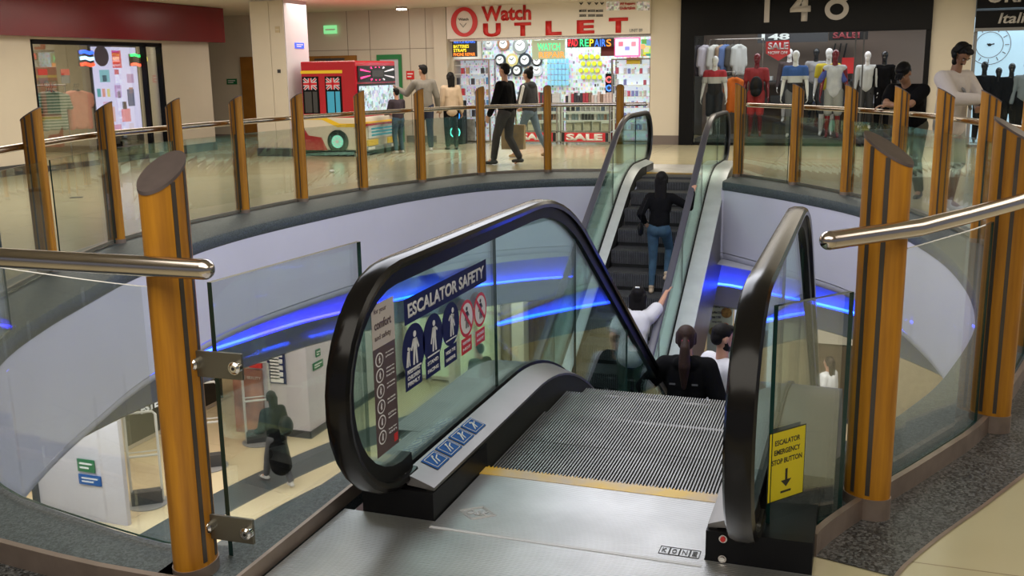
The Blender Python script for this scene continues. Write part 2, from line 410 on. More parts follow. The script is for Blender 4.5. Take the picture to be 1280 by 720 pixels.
# granite ledge between the glass and the well, with a rounded nose
def ledge(nm, G, E):
    n = max(len(G), len(E))
    def res(C, n):
        L = [0]
        for i in range(1, len(C)): L.append(L[-1] + (C[i]-C[i-1]).length)
        out = []
        for k in range(n):
            d = L[-1]*k/(n-1); i = 0
            while i < len(C)-2 and L[i+1] < d: i += 1
            t = (d-L[i])/max(1e-6, L[i+1]-L[i]); out.append(C[i].lerp(C[i+1], t))
        return out
    g, e = res(G, n), res(E, n)
    # let the ledge stop on the curve of the glass
    rows = []
    for a, b in zip(g, e):
        d = (b-a).normalized()
        rows.append([atz(a, 0.0), atz(a, 0.045), atz(b-d*0.03, 0.045), atz(b-d*0.008, 0.036), atz(b, 0.012), atz(b, -0.06), atz(b-d*0.02, -0.085), atz(b-d*0.1, -0.085)])
    mb = MB(); mb.rows(rows, closed=True, cap=True); mb.build(nm, 'kerb', kind='structure', smooth=True)
ledge('trim_5', gR, eR); ledge('trim_6', gL, eL)
# ledge strip running beside the escalator box on the left
mb = MB(); mb.prism([(-2.14, 2.44), (-1.86, 2.42), (-1.86, 3.55), (-1.97, 3.55), (-2.02, 2.72), (-2.14, 2.70)], -0.06, 0.045); mb.build('trim_7', 'kerb', kind='structure')
mb = MB(); mb.prism([(-1.86, 2.2), (-1.845, 2.2), (-1.845, 3.55), (-1.86, 3.55)], 0.0, 0.06); mb.prism([(-1.98, 3.55), (-1.84, 3.55), (-1.84, 3.58), (-1.98, 3.58)], -0.4, 0.06); mb.build('trim_8', 'base_steel', kind='structure')

# white curved fascia, moulding, cove and lower bulkhead
def closed_edge():
    P = [(p.x, p.y) for p in eR] + [(p.x, p.y) for p in eL]
    return P
for nm, C in (('wall_well_right', eR), ('wall_well_left', eL)):
    mb = MB(); Ci = offset(C, 0.02); strip(mb, Ci, Ci, -0.05, -1.0)
    Co = offset(C, 0.12); strip(mb, Ci, Co, -1.0, -1.0); mb.build(nm, 'white_wall', kind='structure', smooth=True)
    mb = MB(); rows = []
    for k in range(7):
        t = k/6*PI/2; rows.append([atz(p, -1.012-0.11*math.sin(t)) for p in offset(C, 0.03+0.10*(1-math.cos(t)))])
    mb.rows(rows); mb.build('trim_9' if 'right' in nm else 'trim_10', 'white_wall', kind='structure', smooth=True)
cove_pts = [(p.x, p.y) for p in offset(eR, 0.0)] + [(-2.8, 15.0)] + [(p.x, p.y) for p in offset(eL, 0.0)]
cv = [Vector((x, y, 0)) for x, y in cove_pts][::2]
CV = spline([(1.9, 5.2), (1.95, 7.4), (1.9, 9.0), (1.7, 10.6), (1.25, 12.0), (0.55, 13.15), (0.03, 13.78), (-0.34, 14.15), (-1.57, 15.05), (-2.1, 15.3), (-3.3, 15.45), (-4.53, 15.15), (-5.56, 14.25), (-6.28, 13.17), (-6.72, 12.2), (-7.05, 11.4), (-7.28, 10.3), (-7.42, 9.5), (-7.5, 8.4), (-7.4, 7.1), (-7.1, 5.9), (-6.6, 4.7), (-5.8, 3.6), (-4.9, 2.6)], 0.3)
c9 = offset(CV, 0.08); c7 = offset(CV, -0.10); c8 = CV
mb = MB(); strip(mb, c9, c9, -1.10, -1.62); strip(mb, c9, c7, -1.62, -1.62); strip(mb, offset(CV, -0.78), c9, -1.115, -1.10); mb.build('wall_cove', mat('cove_white', (0.55, 0.56, 0.62), 0.6), kind='structure', smooth=True)
mb = MB(); strip(mb, c7, c7, -1.60, -1.92); strip(mb, c7, offset(CV, 0.12), -1.92, -1.92); mb.build('wall_bulkhead', 'bulkhead', kind='structure', smooth=True)
# LED strip lying on the cove ledge: separate lengths, each a lamp that can be lifted out
def ledlen(i0, i1, lab, zz=-1.595):
    mb = MB(); mb.tube([atz(p, zz) for p in CV[i0:i1]], 0.016, n=8); o = mb.build('led_strip', 'led')
    tag(o, lab, 'light strip', 'light strips in the cove round the well')
n = len(CV)
ledlen(0, n//4, 'glowing blue light strip in the cove at the right of the well')
ledlen(n//4, n//2, 'glowing blue light strip in the cove just right of and behind the far escalator')
ledlen(n//2, int(n*0.74), 'glowing blue light strip in the cove seen through the safety-sign glass and left of it')
ledlen(int(n*0.74), n-6, 'glowing blue light strip in the cove at the left of the well')

# lower ceiling, lower floor
bm = bmesh.new()
hl = [(p.x, p.y) for p in c7]; outer2 = [(-24, 0), (9, 0), (9, 30), (-24, 30)]
for poly in (hl, outer2):
    vs = [bm.verts.new((x, y, -1.93)) for x, y in poly]
    for i in range(len(vs)): bm.edges.new((vs[i], vs[(i+1) % len(vs)]))
bmesh.ops.triangle_fill(bm, use_beauty=True, edges=bm.edges[:], use_dissolve=False)
me = bpy.data.meshes.new('ceiling_lower'); bm.to_mesh(me); bm.free(); link_mesh('ceiling_lower', me, 'ceiling', kind='structure')
LZ = -5.0
mb = MB(); mb.b2((-24, 0, LZ-0.1), (9, 26, LZ)); mb.build('floor_lower', 'lower_floor', kind='structure')

# upper ceiling
mb = MB(); mb.b2((-24, -5, 3.12), (9, 30, 3.3)); mb.build('ceiling', 'ceiling', kind='structure')

# ------------------------------------------------------------------ posts, glass, rails
POST_R = [(0.07, 3.75), (0.60, 4.86), (0.95, 6.15), (1.18, 7.4), (1.2, 8.7), (1.02, 10.02), (0.72, 11.15), (0.34, 12.35), (-0.22, 13.42), (-0.93, 14.46), (-1.82, 15.42)]
POST_L = [(-3.72, 15.75), (-4.86, 15.55), (-5.76, 14.9), (-6.27, 13.72), (-6.66, 12.6), (-6.86, 11.3), (-7.0, 10.18), (-7.06, 9.12), (-6.97, 7.97), (-6.52, 6.6), (-5.6, 4.8), (-4.3, 3.25), (-2.02, 2.53)]
def near_dir(C, p):
    i = min(range(len(C)), key=lambda k: (C[k]-Vector((p[0], p[1], 0))).length)
    t = (C[min(i+1, len(C)-1)] - C[max(i-1, 0)]).normalized(); n = Vector((t.y, -t.x, 0))
    if n.dot(Vector((p[0], p[1], 0)) - Vector((-2.7, 8.9, 0))) < 0: n = -n
    return n
A_, B_ = 0.086, 0.062
def post_meshes():
    """upright oval timber with two let-in metal strips; local +x points away from the well"""
    H1, H0 = 1.415, 1.31                      # high on the well side, low on the floor side
    def ring(z, a=A_, b=B_, n=40, sl=False):
        out = []
        for i in range(n):
            t = 2*PI*i/n; x, y = a*math.cos(t), b*math.sin(t)
            out.append(Vector((x, y, (H1+H0)/2 - (H1-H0)/2*x/A_ if sl else z)))
        return out
    w = MB(); w.rows([ring(0.08), ring(0.7), ring(0, sl=True)], closed=True, cap=True)
    wood = w.mesh('timber')
    c = MB(); lo = ring(0, a=A_+0.003, b=B_+0.003, sl=True); hi = [p + Vector((0.0, 0, 0.008)) for p in lo]
    c.rows([[p-Vector((0, 0, 0.003)) for p in lo], hi], closed=True, cap=True); capm = c.mesh('cap')
    s = MB()
    for sy in (-1, 1):
        for t in (70,):
            th = math.radians(t)
            for q in (th, PI-th):
                x, y = A_*math.cos(q), sy*B_*math.sin(q)
                nrm = Vector((math.cos(q)/A_, sy*math.sin(q)/B_, 0)).normalized(); tg = Vector((-nrm.y, nrm.x, 0))
                top = (H1+H0)/2 - (H1-H0)/2*x/A_ - 0.004
                pts = [Vector((x, y, 0)) + tg*k - nrm*0.004 for k in (-0.008, 0.008)]
                s.rows([[pts[0]+Vector((0, 0, .1)), pts[0]+nrm*0.006+Vector((0, 0, .1)), pts[1]+nrm*0.006+Vector((0, 0, .1)), pts[1]+Vector((0, 0, .1))],
                        [pts[0]+Vector((0, 0, top)), pts[0]+nrm*0.006+Vector((0, 0, top)), pts[1]+nrm*0.006+Vector((0, 0, top)), pts[1]+Vector((0, 0, top))]], closed=True, cap=True)
    st = s.mesh('metal_strip')
    f = MB(); f.rows([ring(0.0, A_+0.004, B_+0.004), ring(0.085, A_+0.004, B_+0.004)], closed=True, cap=True); sl = f.mesh('sleeve')
    b = MB(); b.cyl((A_-0.01, 0, 1.10), (A_+0.035, 0, 1.10), 0.012, n=10); br = b.mesh('rail_bracket')
    for me_, mm in ((wood, 'wood'), (capm, 'cap'), (st, 'post_strip'), (sl, 'base_steel'), (br, 'rail_steel')):
        me_.materials.append(MAT[mm])
        for p in me_.polygons: p.use_smooth = True
        me_.set_sharp_from_angle(angle=0.6)
    return wood, capm, st, sl, br
PMESH = post_meshes()
def add_post(p, n, label):
    rz = math.atan2(n.y, n.x)
    t = thing('railing_post', label, 'post', (p[0], p[1], 0.0), rz, 'timber posts of the railing round the well')
    for nm, me_ in zip(('timber', 'cap', 'metal_strip', 'sleeve', 'rail_bracket'), PMESH):
        o = bpy.data.objects.new(nm, me_); col.objects.link(o); o.parent = t
    return t
RIGHT_LAB = ['large near timber post on the right, beside the yellow stop-button sign', 'large near timber post on the right, second from the escalator', 'timber post in the right-hand railing, third from the near escalator',
    'timber post in the right-hand railing, fourth from the near escalator', 'timber post in the right-hand railing, fifth from the near escalator', 'far timber post right of the tall man in the cream top', 'far timber post in front of the tall man in the cream top',
    'far timber post in front of the leaning man in the black cap', 'far timber post in front of the blue-and-white shirted mannequin', 'far timber post, second to the right of the far escalator', 'far timber post standing right beside the far escalator on its right']
LEFT_LAB = ['far timber post standing next to the far escalator on its left', 'far timber post in front of the SALE counter, second left of the far escalator', 'far timber post left of the couple with the paper bag', 'far timber post below the man in the grey jacket',
    'far timber post in front of the bus-shaped machine', 'far timber post just right of the square column', 'far timber post just left of the square column', 'far timber post by the white pillar of the red-fronted shop', 'far timber post in front of the shop screen', 'far timber post in front of the striped green tops',
    'timber post on the left of the well, fourth from the near left end', 'timber post on the left of the well, second from the near left end', 'large near timber post at the left end, carrying two glass brackets']
for p, l in zip(POST_R, RIGHT_LAB): add_post(p, near_dir(gR, p), l)
for p, l in zip(POST_L, LEFT_LAB): add_post(p, near_dir(gL, p), l)

# steel base strip
for nm, C in (('trim_11', gR), ('trim_12', gL)):
    mb = MB(); a, b = offset(C, -0.012), offset(C, 0.012)
    rows = [[atz(x, 0.0), atz(x, 0.085), atz(y, 0.085), atz(y, 0.0)] for x, y in zip(a, b)]
    mb.rows(rows, closed=True, cap=True); mb.build(nm, 'base_steel', kind='structure')

# glass panels between posts
def clip_curve(C, p, q):
    i = min(range(len(C)), key=lambda k: (C[k]-Vector((p[0], p[1], 0))).length); j = min(range(len(C)), key=lambda k: (C[k]-Vector((q[0], q[1], 0))).length)
    return C[i:j+1] if i < j else C[j:i+1][::-1]
def glass_panel(C, z0, z1, label, dz=0):
    a, b = offset(C, -0.045), offset(C, -0.033)
    L = sum((C[i+1]-C[i]).length for i in range(len(C)-1))
    rows = [[atz(x, z0), atz(x, z1), atz(y, z1), atz(y, z0)] for x, y in zip(a, b)]
    mb = MB(); mb.rows(rows, closed=True, cap=True); mb.bm.normal_update()
    mb.bm.faces.ensure_lookup_table()
    for f in mb.bm.faces:
        zz = [v.co.z for v in f.verts]
        if max(zz)-min(zz) < 0.01 or len(set(round(z, 4) for z in zz)) == 2 and f.calc_area() < 0.02 and f in (mb.bm.faces[-1], mb.bm.faces[-2]): f.material_index = 1
    o = mb.build('railing_glass', ['glass', 'glass_edge']); tag(o, label, 'railing glass', 'glass sheets of the railing')
    return o
def trim_ends(C, d):
    C = [p.copy() for p in C]
    for _ in range(2):
        r = d
        while len(C) > 2 and (C[1]-C[0]).length < r: r -= (C[1]-C[0]).length; C.pop(0)
        C[0] = C[0] + (C[1]-C[0]).normalized()*r; C.reverse()
    return C
GLAB = {'right': ['clear railing glass between the two large near right posts'] + ['clear railing glass on the right, %s sheet from the near escalator' % ordn(i) for i in range(1, 10)],
        'left': ['clear railing glass left of the far escalator, %s sheet from it' % ordn(i) for i in range(0, 11)] + ['clear glass sheet at the left end, left of the large near post']}
for P, C, side in ((POST_R, gR, 'right'), (POST_L, gL, 'left')):
    for i in range(len(P)-1):
        seg = clip_curve(C, P[i], P[i+1])
        if side == 'left' and i == len(P)-2: seg = offset(eL[-26:], 0.07)
        else: seg = trim_ends(seg, 0.085)
        lab = (RIGHT_LAB if side == 'right' else LEFT_LAB)[i]
        w = lab.replace('timber post', 'post').split(',')[0]
        glass_panel(seg, 0.06, 0.975, GLAB[side][i])

# handrails on the floor side of the posts
def rail(C, d, label, trim0=0, trim1=0, z=1.10):
    R = offset(C, d); R = R[trim0:len(R)-trim1 if trim1 else None]
    t = thing('handrail', label, 'handrail', atz(R[0], 0), 0, 'steel handrails round the well')
    mb = MB(); mb.tube([atz(p, z) for p in R], 0.031, n=18); mb.build('rail', 'rail_steel', t, smooth=True)
    for e, q in ((R[0], R[1]), (R[-1], R[-2])):
        m2 = MB(); d_ = (e-q).normalized(); m2.ell(atz(e, z), 0.031, u=16, v=10); m2.build('end_cap', 'rail_steel', t, smooth=True)
    return t
rR = offset(gR, 0.12); rR = [Vector((-0.10, 3.35, 0))] + [p for p in rR if p.y > 3.62]
rail(rR, 0.0, 'polished steel handrail curving round the right side of the well', 0, 2)
def left_rail():
    C = offset([Vector((-3.35, 15.92, 0)), Vector((-3.6, 15.88, 0))] + gL, 0.12)
    k = next(i for i, p in enumerate(C) if p.y < 8 and p.x > -3.15)
    return C[:k] + [Vector((-2.8, 2.405, 0)), Vector((-2.3, 2.40, 0)), Vector((-1.80, 2.405, 0))]
rail(left_rail(), 0.0, 'polished steel handrail curving round the left side of the well')

# frameless glass beside the near escalator, left: with brackets on the near post
def flat_glass(p, q, z0, z1, label, name='glass_screen', th=0.019):
    p, q = Vector((*p, 0)), Vector((*q, 0)); t = (q-p).normalized(); n = Vector((t.y, -t.x, 0))*th
    mb = MB(); mb.plate([atz(p, z0), atz(q, z0), atz(q, z1), atz(p, z1)], n)
    mb.bm.normal_update()
    for f in mb.bm.faces:
        if f.calc_area() < max((q-p).length, z1-z0)*th*1.05: f.material_index = 1
    o = mb.build(name, ['glass', 'glass_edge']); tag(o, label, 'glass panel'); return o
flat_glass((-1.985, 2.66), (-1.89, 3.50), 0.02, 1.0, 'frameless glass screen running from the near left post towards the escalator')
flat_glass((-0.26, 3.31), (-0.03, 3.60), 0.05, 0.885, 'short glass screen between the right newel and the near right post, bearing a yellow sign')
for z, pxs in ((0.775, ((245, 457), (297, 455))), (0.24, ((263, 664), (311, 657)))):
    lab = 'upper' if z > .5 else 'lower'
    a, b = at(*pxs[0], V=2.545), at(*pxs[1], V=2.55)
    t = thing('glass_bracket', '%s steel bracket clamping the glass screens to the near left post' % lab, 'bracket', (a+b)/2, 0, 'glass clamps on the near left post')
    a.z = b.z = (a.z+b.z)/2; d = (b-a); L = d.length; ang = math.atan2(d.y, d.x)
    mb = MB(); mb.box((a+b)/2, (L+0.035, 0.012, 0.085), rz=ang, bev=0.002); mb.build('plate', mat('bracket_plate', (.16, .15, .12), .35, .7), t)
    n = Vector((d.y, -d.x, 0)).normalized()
    for c in (a, b):
        q = MB(); q.cyl(c+n*0.006, c+n*0.022, 0.021, n=24); q.cyl(c+n*0.022, c+n*0.028, 0.019, 0.012, n=24); bo = q.build('bolt', 'chrome', t, smooth=True)
        q = MB(); q.cyl(c+n*0.0275, c+n*0.029, 0.006, n=6); q.build('socket', 'blk', bo)
# ================================================================== ESCALATORS
def smooth_path(s, f, tan, rise, c=0.55):
    """height of the step line at distance s from the comb"""
    x = s-f
    if x < -c: z = 0.0
    elif x < c: z = -tan*(x+c)**2/(4*c)
    else: z = -tan*x
    e = f + rise/tan; y = s-e
    if y > c: return -rise
    if y > -c: z = -rise + tan*(c-y)**2/(4*c)
    return z
def escalator(name, label, cx, v0, dr, f, tan, hz, rise, mats, near):
    """dr=+1: the comb is at the low-V end and the stairs fall away from the camera"""
    S_END = f + rise/tan + 1.0
    pos = lambda t, s, z: Vector((cx + t, v0 + dr*s, z))
    zp = lambda s: smooth_path(s, f, tan, rise) if s > -0.2 else 0.0
    hp = lambda s: smooth_path(s, f+0.28, tan, rise, 0.5) + hz
    T = thing(name, label, 'escalator', pos(0, 0, 0), 0, 'escalators in the well')
    deckm, gl, rub = mats
    ss = [-0.2 + 0.1*i for i in range(int((S_END+0.2)/0.1)+1)]
    dz = 0.14
    def sweep(nm, prof, mt, s_list, zoff=0.0, smooth=True, mirror=True, capit=True):
        for sd in ((-1, 1) if mirror else (1,)):
            mb = MB(); mb.rows([[pos(sd*t, s, zp(s)+z) for t, z in prof] for s in s_list], closed=True, cap=capit)
            o = mb.build(nm, mt, T, smooth=smooth)
    sd_ = [-0.53] + ss
    zfl = lambda s: zp(s)
    sweep('inner_deck', [(0.632, dz+0.035), (0.524, dz-0.003), (0.508, dz-0.010), (0.508, dz-0.022), (0.632, dz-0.01)], deckm, sd_)
    sweep('skirt_panel', [(0.54, dz-0.02), (0.512, dz-0.022), (0.506, -0.06), (0.535, -0.06)], 'brush', sd_)
    sweep('outer_deck', [(0.665, dz+0.035), (0.665, dz-0.01), (0.9, dz-0.01), (0.9, dz+0.03)], deckm, sd_ if not near else ss[1:])
    # side cladding
    if near:
        mb = MB(); mb.rows([[pos(-t, s, zp(s)+z) for t, z in [(0.665, dz+0.035), (0.665, dz-0.01), (0.80, dz-0.01), (0.80, dz+0.03)]] for s in sd_[:3]], closed=True, cap=True); mb.build('outer_deck', deckm, T, smooth=True)
    for sd in (-1, 1):
        mb = MB(); mb.rows([[pos(sd*0.9, s, zp(s)+dz), pos(sd*0.9, s, zp(s)-0.95), pos(sd*0.87, s, zp(s)-0.95), pos(sd*0.87, s, zp(s)+dz)] for s in ([-0.0] + ss[3:])], closed=True, cap=True); mb.build('side_cladding', 'cladding', T)
    mb = MB(); mb.rows([[pos(-0.88, s, zp(s)-0.95), pos(0.88, s, zp(s)-0.95)] for s in ss[3:]]); mb.build('underside', 'cladding', T)
    # newel, handrail loop
    R = 0.42; sc0 = -0.53; zc = hz-0.41
    loop = []
    for k in range(0, 17):
        a = math.radians(-80 - k*(190/16.0)); loop.append((sc0 + 0.43*math.cos(a), zc + 0.41*math.sin(a)))
    k = 0
    while True:
        s = sc0 + 0.15 + 0.12*k
        if s > S_END-0.5: break
        loop.append((s, hp(s))); k += 1
    # bottom newel
    zb = -rise + hz-0.41
    for k in range(1, 16): a = math.radians(90 - k*11.5); loop.append((S_END-0.45+0.43*math.cos(a), zb+0.41*math.sin(a)))
    for sd in (-1, 1):
        rows = []; rows2 = []
        for i, (s, z) in enumerate(loop):
            a, b = loop[max(i-1, 0)], loop[min(i+1, len(loop)-1)]
            tx, tz = b[0]-a[0], b[1]-a[1]; L = math.hypot(tx, tz); tx, tz = tx/L, tz/L
            nx, nz = -tz, tx                       # outward
            pr = [(-0.042, -0.014), (-0.046, 0.004), (-0.038, 0.019), (-0.020, 0.026), (0.020, 0.026), (0.038, 0.019), (0.046, 0.004), (0.042, -0.014), (0.028, -0.016), (-0.028, -0.016)]
            rows.append([pos(sd*0.65+u, s+nx*w, z+nz*w) for u, w in pr])
            pg = [(-0.024, -0.012), (0.024, -0.012), (0.020, -0.05 - 0.022*near), (-0.020, -0.05 - 0.022*near)]
            rows2.append([pos(sd*0.65+u, s+nx*w, z+nz*w) for u, w in pg])
        mb = MB(); mb.rows(rows, closed=True, cap=True); mb.build('handrail', rub, T, smooth=True)
        mb = MB(); mb.rows(rows2, closed=True, cap=True); mb.build('handrail_guide', 'black', T, smooth=True)
    # glass balustrades, jointed
    joints = [-0.92, 0.54, 1.9, 3.3, 4.7, 6.1, 7.5, S_END-0.3]
    if not near: joints = [-0.92, 0.2] + [0.2 + 1.5*i for i in range(1, 7)] + [S_END-0.3]
    panels = {}
    for sd in (-1, 1):
        for j in range(len(joints)-1):
            a, b = joints[j]+0.004, joints[j+1]-0.004; n = max(6, int((b-a)/0.08)); st = [a+(b-a)*k/n for k in range(n+1)]
            rows = []
            for s in st:
                if s < sc0:
                    q = math.sqrt(max(0, 1-((s-sc0)/0.43)**2)); top = zc + 0.40*q; bot = max(zc - 0.40*q, dz if s > -0.53 else zc-0.40*q)
                else: top = hp(s) - 0.02; bot = zp(s) + dz - 0.02
                if s > S_END-0.45: top = min(top, -rise+hz-0.05)
                rows.append([pos(sd*0.65-0.006, s, bot), pos(sd*0.65-0.006, s, top), pos(sd*0.65+0.006, s, top), pos(sd*0.65+0.006, s, bot)])
            mb = MB(); mb.rows(rows, closed=True, cap=True); mb.bm.faces.ensure_lookup_table(); mb.bm.faces[-1].material_index = 1; mb.bm.faces[-2].material_index = 1
            panels[(sd, j)] = mb.build('glass_panel', [gl, 'glass_edge'], T)
        mb = MB(); mb.rows([[pos(sd*0.65-0.013, s, zp(s)+dz+0.02), pos(sd*0.65-0.013, s, zp(s)+dz+0.05), pos(sd*0.65+0.013, s, zp(s)+dz+0.05), pos(sd*0.65+0.013, s, zp(s)+dz+0.02)] for s in ([-0.5]+ss)], closed=True, cap=True)
        mb.build('glass_channel', 'black', T)
    # newel boxes
    for sd in (-1, 1):
        mb = MB()
        x0, x1 = (0.505, 0.80 if sd < 0 else 0.855) if near else (0.505, 0.88)
        pr = [(-0.55, 0.0), (-0.55, dz-0.02), (-0.50, dz-0.02), (0.02, dz-0.03), (0.02, 0.0)]
        A = [pos(sd*x0, s, z if i in (0, 4) else z-0.005) for i, (s, z) in enumerate(pr)]
        B = [pos(sd*x1, s, z) for s, z in pr]
        mb.rows([A, B], closed=True, cap=True)
        nb = mb.build('newel_base', 'black', T)
        if near and sd == 1:
            for (px, py, rr, mt, nm) in ((904, 673, 0.014, 'red', 'stop_button'), (903, 698, 0.014, 'chrome', 'key_switch')):
                v = v0-0.551; p = at(px, py, V=v)
                b = MB(); b.cyl(p, p+Vector((0, -0.006, 0)), rr, n=20); b.build(nm+'_ring', 'steel', nb, local=False)
                b = MB(); b.cyl(p+Vector((0, -0.006, 0)), p+Vector((0, -0.011, 0)), rr*0.62, n=20); b.build(nm, mt, nb)
    # comb plate and floor plate
    w = 0.505
    def comb():
        mb = MB(); mb.b2(pos(-w, -0.075, -0.02), pos(w, 0.0, 0.008)); n = 60
        for i in range(n):
            x = -w + (i+0.5)*2*w/n; mb.b2(pos(x-0.003, 0.0, -0.01), pos(x+0.003, 0.022, 0.004))
        return mb.build('comb_plate', 'comb', T)
    comb()
    # steps
    def step_mesh(ribs):
        mb = MB(); d = 0.4; h = 0.23 if tan > .62 else 0.24
        mb.mi = 1
        mb.b2((-0.5, 0, -0.035), (0.5, dr*d, -0.011)) if dr > 0 else mb.b2((-0.5, -d, -0.035), (0.5, 0, -0.011))
        # curved riser below the falling edge
        rows = []
        for k in range(7):
            u = k/6; rows.append([Vector((-0.5, dr*(d - 0.045*math.sin(u*PI/2)), -0.011-h*u)), Vector((0.5, dr*(d - 0.045*math.sin(u*PI/2)), -0.011-h*u))])
        mb.rows(rows)
        mb.mi = 0; n = ribs
        for i in range(n):
            x = -0.5 + (i+0.5)/n; q = 0.21/n
            a, b = (0.004, d) if dr > 0 else (-d, -0.004)
            mb.b2((x-q, a, -0.014), (x+q, b, 0.0))
            if not near: mb.b2((x-q, -d-0.004, -0.011-h*0.75), (x+q, -d+0.03, 0.0))
        me = mb.mesh('step')
        for mm in (['step_rib', 'step_dark'] if near else ['step_far', 'step_dark']): me.materials.append(MAT[mm])
        return me
    sm = step_mesh(74 if near else 40)
    s = 0.0; i = 0
    while s < S_END-1.0:
        o = bpy.data.objects.new('step', sm); col.objects.link(o); o.parent = T
        # a tread is level: its height follows the line at its leading edge
        zz = zp(s+0.4) + 0.0 if False else zp(s+0.2)
        if s < f-0.6: zz = 0.0
        o.location = (0, dr*s, zz - 0.012); s += 0.4; i += 1
    return T, panels, pos, zp, hp
NEAR, PN, posN, zN, hN = escalator('escalator', 'near escalator going down away from us, with black handrails and safety signs on its glass', -0.95, 3.74, 1, 1.30, 0.65, 0.975, 5.0, ('deck', 'glass_esc', 'rubber'), True)
FAR, PF, posF, zF, hF = escalator('escalator', 'far escalator rising to the opposite side of the well, a woman in jeans riding it', -2.85, 16.1, -1, 0.8, 0.60, 0.95, 5.0, ('deck_sheen', 'glass_esc', 'rubber_blue'), False)

# floor plates
mb = MB(); mb.prism([(-1.83, 1.2), (-0.02, 1.2), (-0.02, 3.19), (-0.45, 3.19), (-0.45, 3.665), (-1.45, 3.665), (-1.45, 3.19), (-1.83, 3.19)], -0.03, 0.006); fp = mb.build('landing_plate', 'plate')
tag(fp, 'ribbed grey metal floor plate in front of the near escalator steps', 'floor plate')
mb = MB(); mb.b2((-1.45, 3.135, 0.0), (-0.45, 3.15, 0.0075)); mb.build('joint_strip', 'plate_seam', fp)
mb = MB(); mb.b2((-3.7, 16.175, -0.03), (-2.0, 17.6, 0.006)); o = mb.build('landing_plate', 'plate'); tag(o, 'metal floor plate at the top of the far escalator', 'floor plate')
# maker's marks cast in the plate: a lettered diamond and a boxed word
X = Vector((1, 0, 0)); Y = Vector((0, 1, 0)); Z = Vector((0, 0, 1))
def mark_diamond(px, py):
    c = at(px, py, z=0.007); ca, sa = 1, 0
    mb = MB()
    P = [c + v for v in (Vector((-0.075, 0, 0)), Vector((0, -0.06, 0)), Vector((0.075, 0, 0)), Vector((0, 0.06, 0)))]
    for i in range(4): mb.tube([P[i], P[(i+1) % 4]], 0.0025, n=6)
    Q = [c + (p-c)*0.83 for p in P]
    for i in range(4): mb.tube([Q[i], Q[(i+1) % 4]], 0.0015, n=6)
    mb.build('cast_mark', 'plate_seam', fp)
    text('cast_mark', 'O&K', 'plate_seam', fp, c+Vector((-0.045, -0.02, 0)), X*0.09, Y*0.04, bold=0.02, depth=0.002)
mark_diamond(597, 641)
k = at(823, 691, z=0.007); k2 = at(874, 691, z=0.007)
L = (k2-k).x
for i, ch in enumerate('KONE'):
    q = k + X*(L*i/4*1.05)
    mb = MB()
    a, b = q, q + X*L/4*0.98 + Y*0.055
    for p0, p1 in (((a.x, a.y), (b.x, a.y)), ((b.x, a.y), (b.x, b.y)), ((b.x, b.y), (a.x, b.y)), ((a.x, b.y), (a.x, a.y))): mb.tube([(p0[0], p0[1], 0.007), (p1[0], p1[1], 0.007)], 0.0015, n=6)
    mb.build('cast_mark', 'dgrey', fp)
    text('cast_mark', ch, 'dgrey', fp, q + X*L*0.06 + Y*0.013, X*L*0.12, Y*0.03, bold=0.0, depth=0.0015)

# ------------------------------------------------------------------ signs stuck to the near left glass (inner face) and deck
UG = -1.594
def g(px, py): return at(px, py, U=UG)
SX = Vector((0, 1, 0))                         # reading direction along the glass
def gz(px, py): p = g(px, py); return p.y, p.z
p0, p1 = PN[(-1, 0)], PN[(-1, 0)]
root = PN[(-1, 0)]
EPS = Vector((0.0015, 0, 0))
def gplate(nm, y0, y1, z0, z1, mt, par, off=1):
    mb = MB(); mb.b2((UG+0.0006*off, y0, z0), (UG+0.0006*off+0.001, y1, z1)); return mb.build(nm, mt, par)
def gtext(s, y, z, w, h, mt, par, bold=0.02, off=3):
    return text('lettering', s, mt, par, (UG+0.0006*off, y, z), SX*w, Z*h, bold, 0.0008)
a = gz(505, 392); b = gz(607, 328)
zt = 0.825; zb_ = 0.725
ban = gplate('safety_banner', a[0], b[0], zb_, zt, 'navy', root); ban['label'] = 'navy banner with white ESCALATOR SAFETY lettering'
gtext('ESCALATOR SAFETY', a[0]+0.03, zb_+0.022, (b[0]-a[0])-0.06, zt-zb_-0.045, 'white', ban, 0.03)
# five round pictograms
def disc(yc, zc, ry, rz, mt, par, off, nm='disc'):
    mb = MB(); pts = [Vector((UG+0.0006*off, yc+ry*math.cos(2*PI*i/36), zc+rz*math.sin(2*PI*i/36))) for i in range(36)]
    mb.plate(pts, (0.0008, 0, 0)); return mb.build(nm, mt, par)
def figure(yc, zc, s, mt, par, off, arm=0.0, sit=False, lean=0.0):
    mb = MB(); x = UG+0.0006*off
    def q(y, z): return Vector((x, yc+y*s, zc+z*s))
    def seg(a, b, w):
        A, B = Vector((0, *a)), Vector((0, *b)); t = (B-A).normalized(); n = Vector((0, -t.z, t.y))*w
        mb.plate([q(*(A+n)[1:]), q(*(B+n)[1:]), q(*(B-n)[1:]), q(*(A-n)[1:])], (0.0008, 0, 0))
    mb.plate([q(lean*0.6+0.13*math.cos(2*PI*i/14), 0.62+0.13*math.sin(2*PI*i/14)) for i in range(14)], (0.0008, 0, 0))
    seg((lean*0.5, 0.45), (0, 0.0), 0.17); seg((-0.08, 0.02), (-0.15, -0.6), 0.07); seg((0.08, 0.02), (0.16, -0.6), 0.07)
    seg((0.12, 0.42), (0.34, 0.02+arm), 0.05); seg((-0.12, 0.42), (-0.34, 0.02-arm), 0.05)
    return mb.build('figure', mt, par)
discs = [(517, 437, 'navy', 'white'), (541, 422, 'navy', 'white'), (563, 405, 'navy', 'white'), (583, 398, 'red', 'white'), (600, 387, 'red', 'white')]
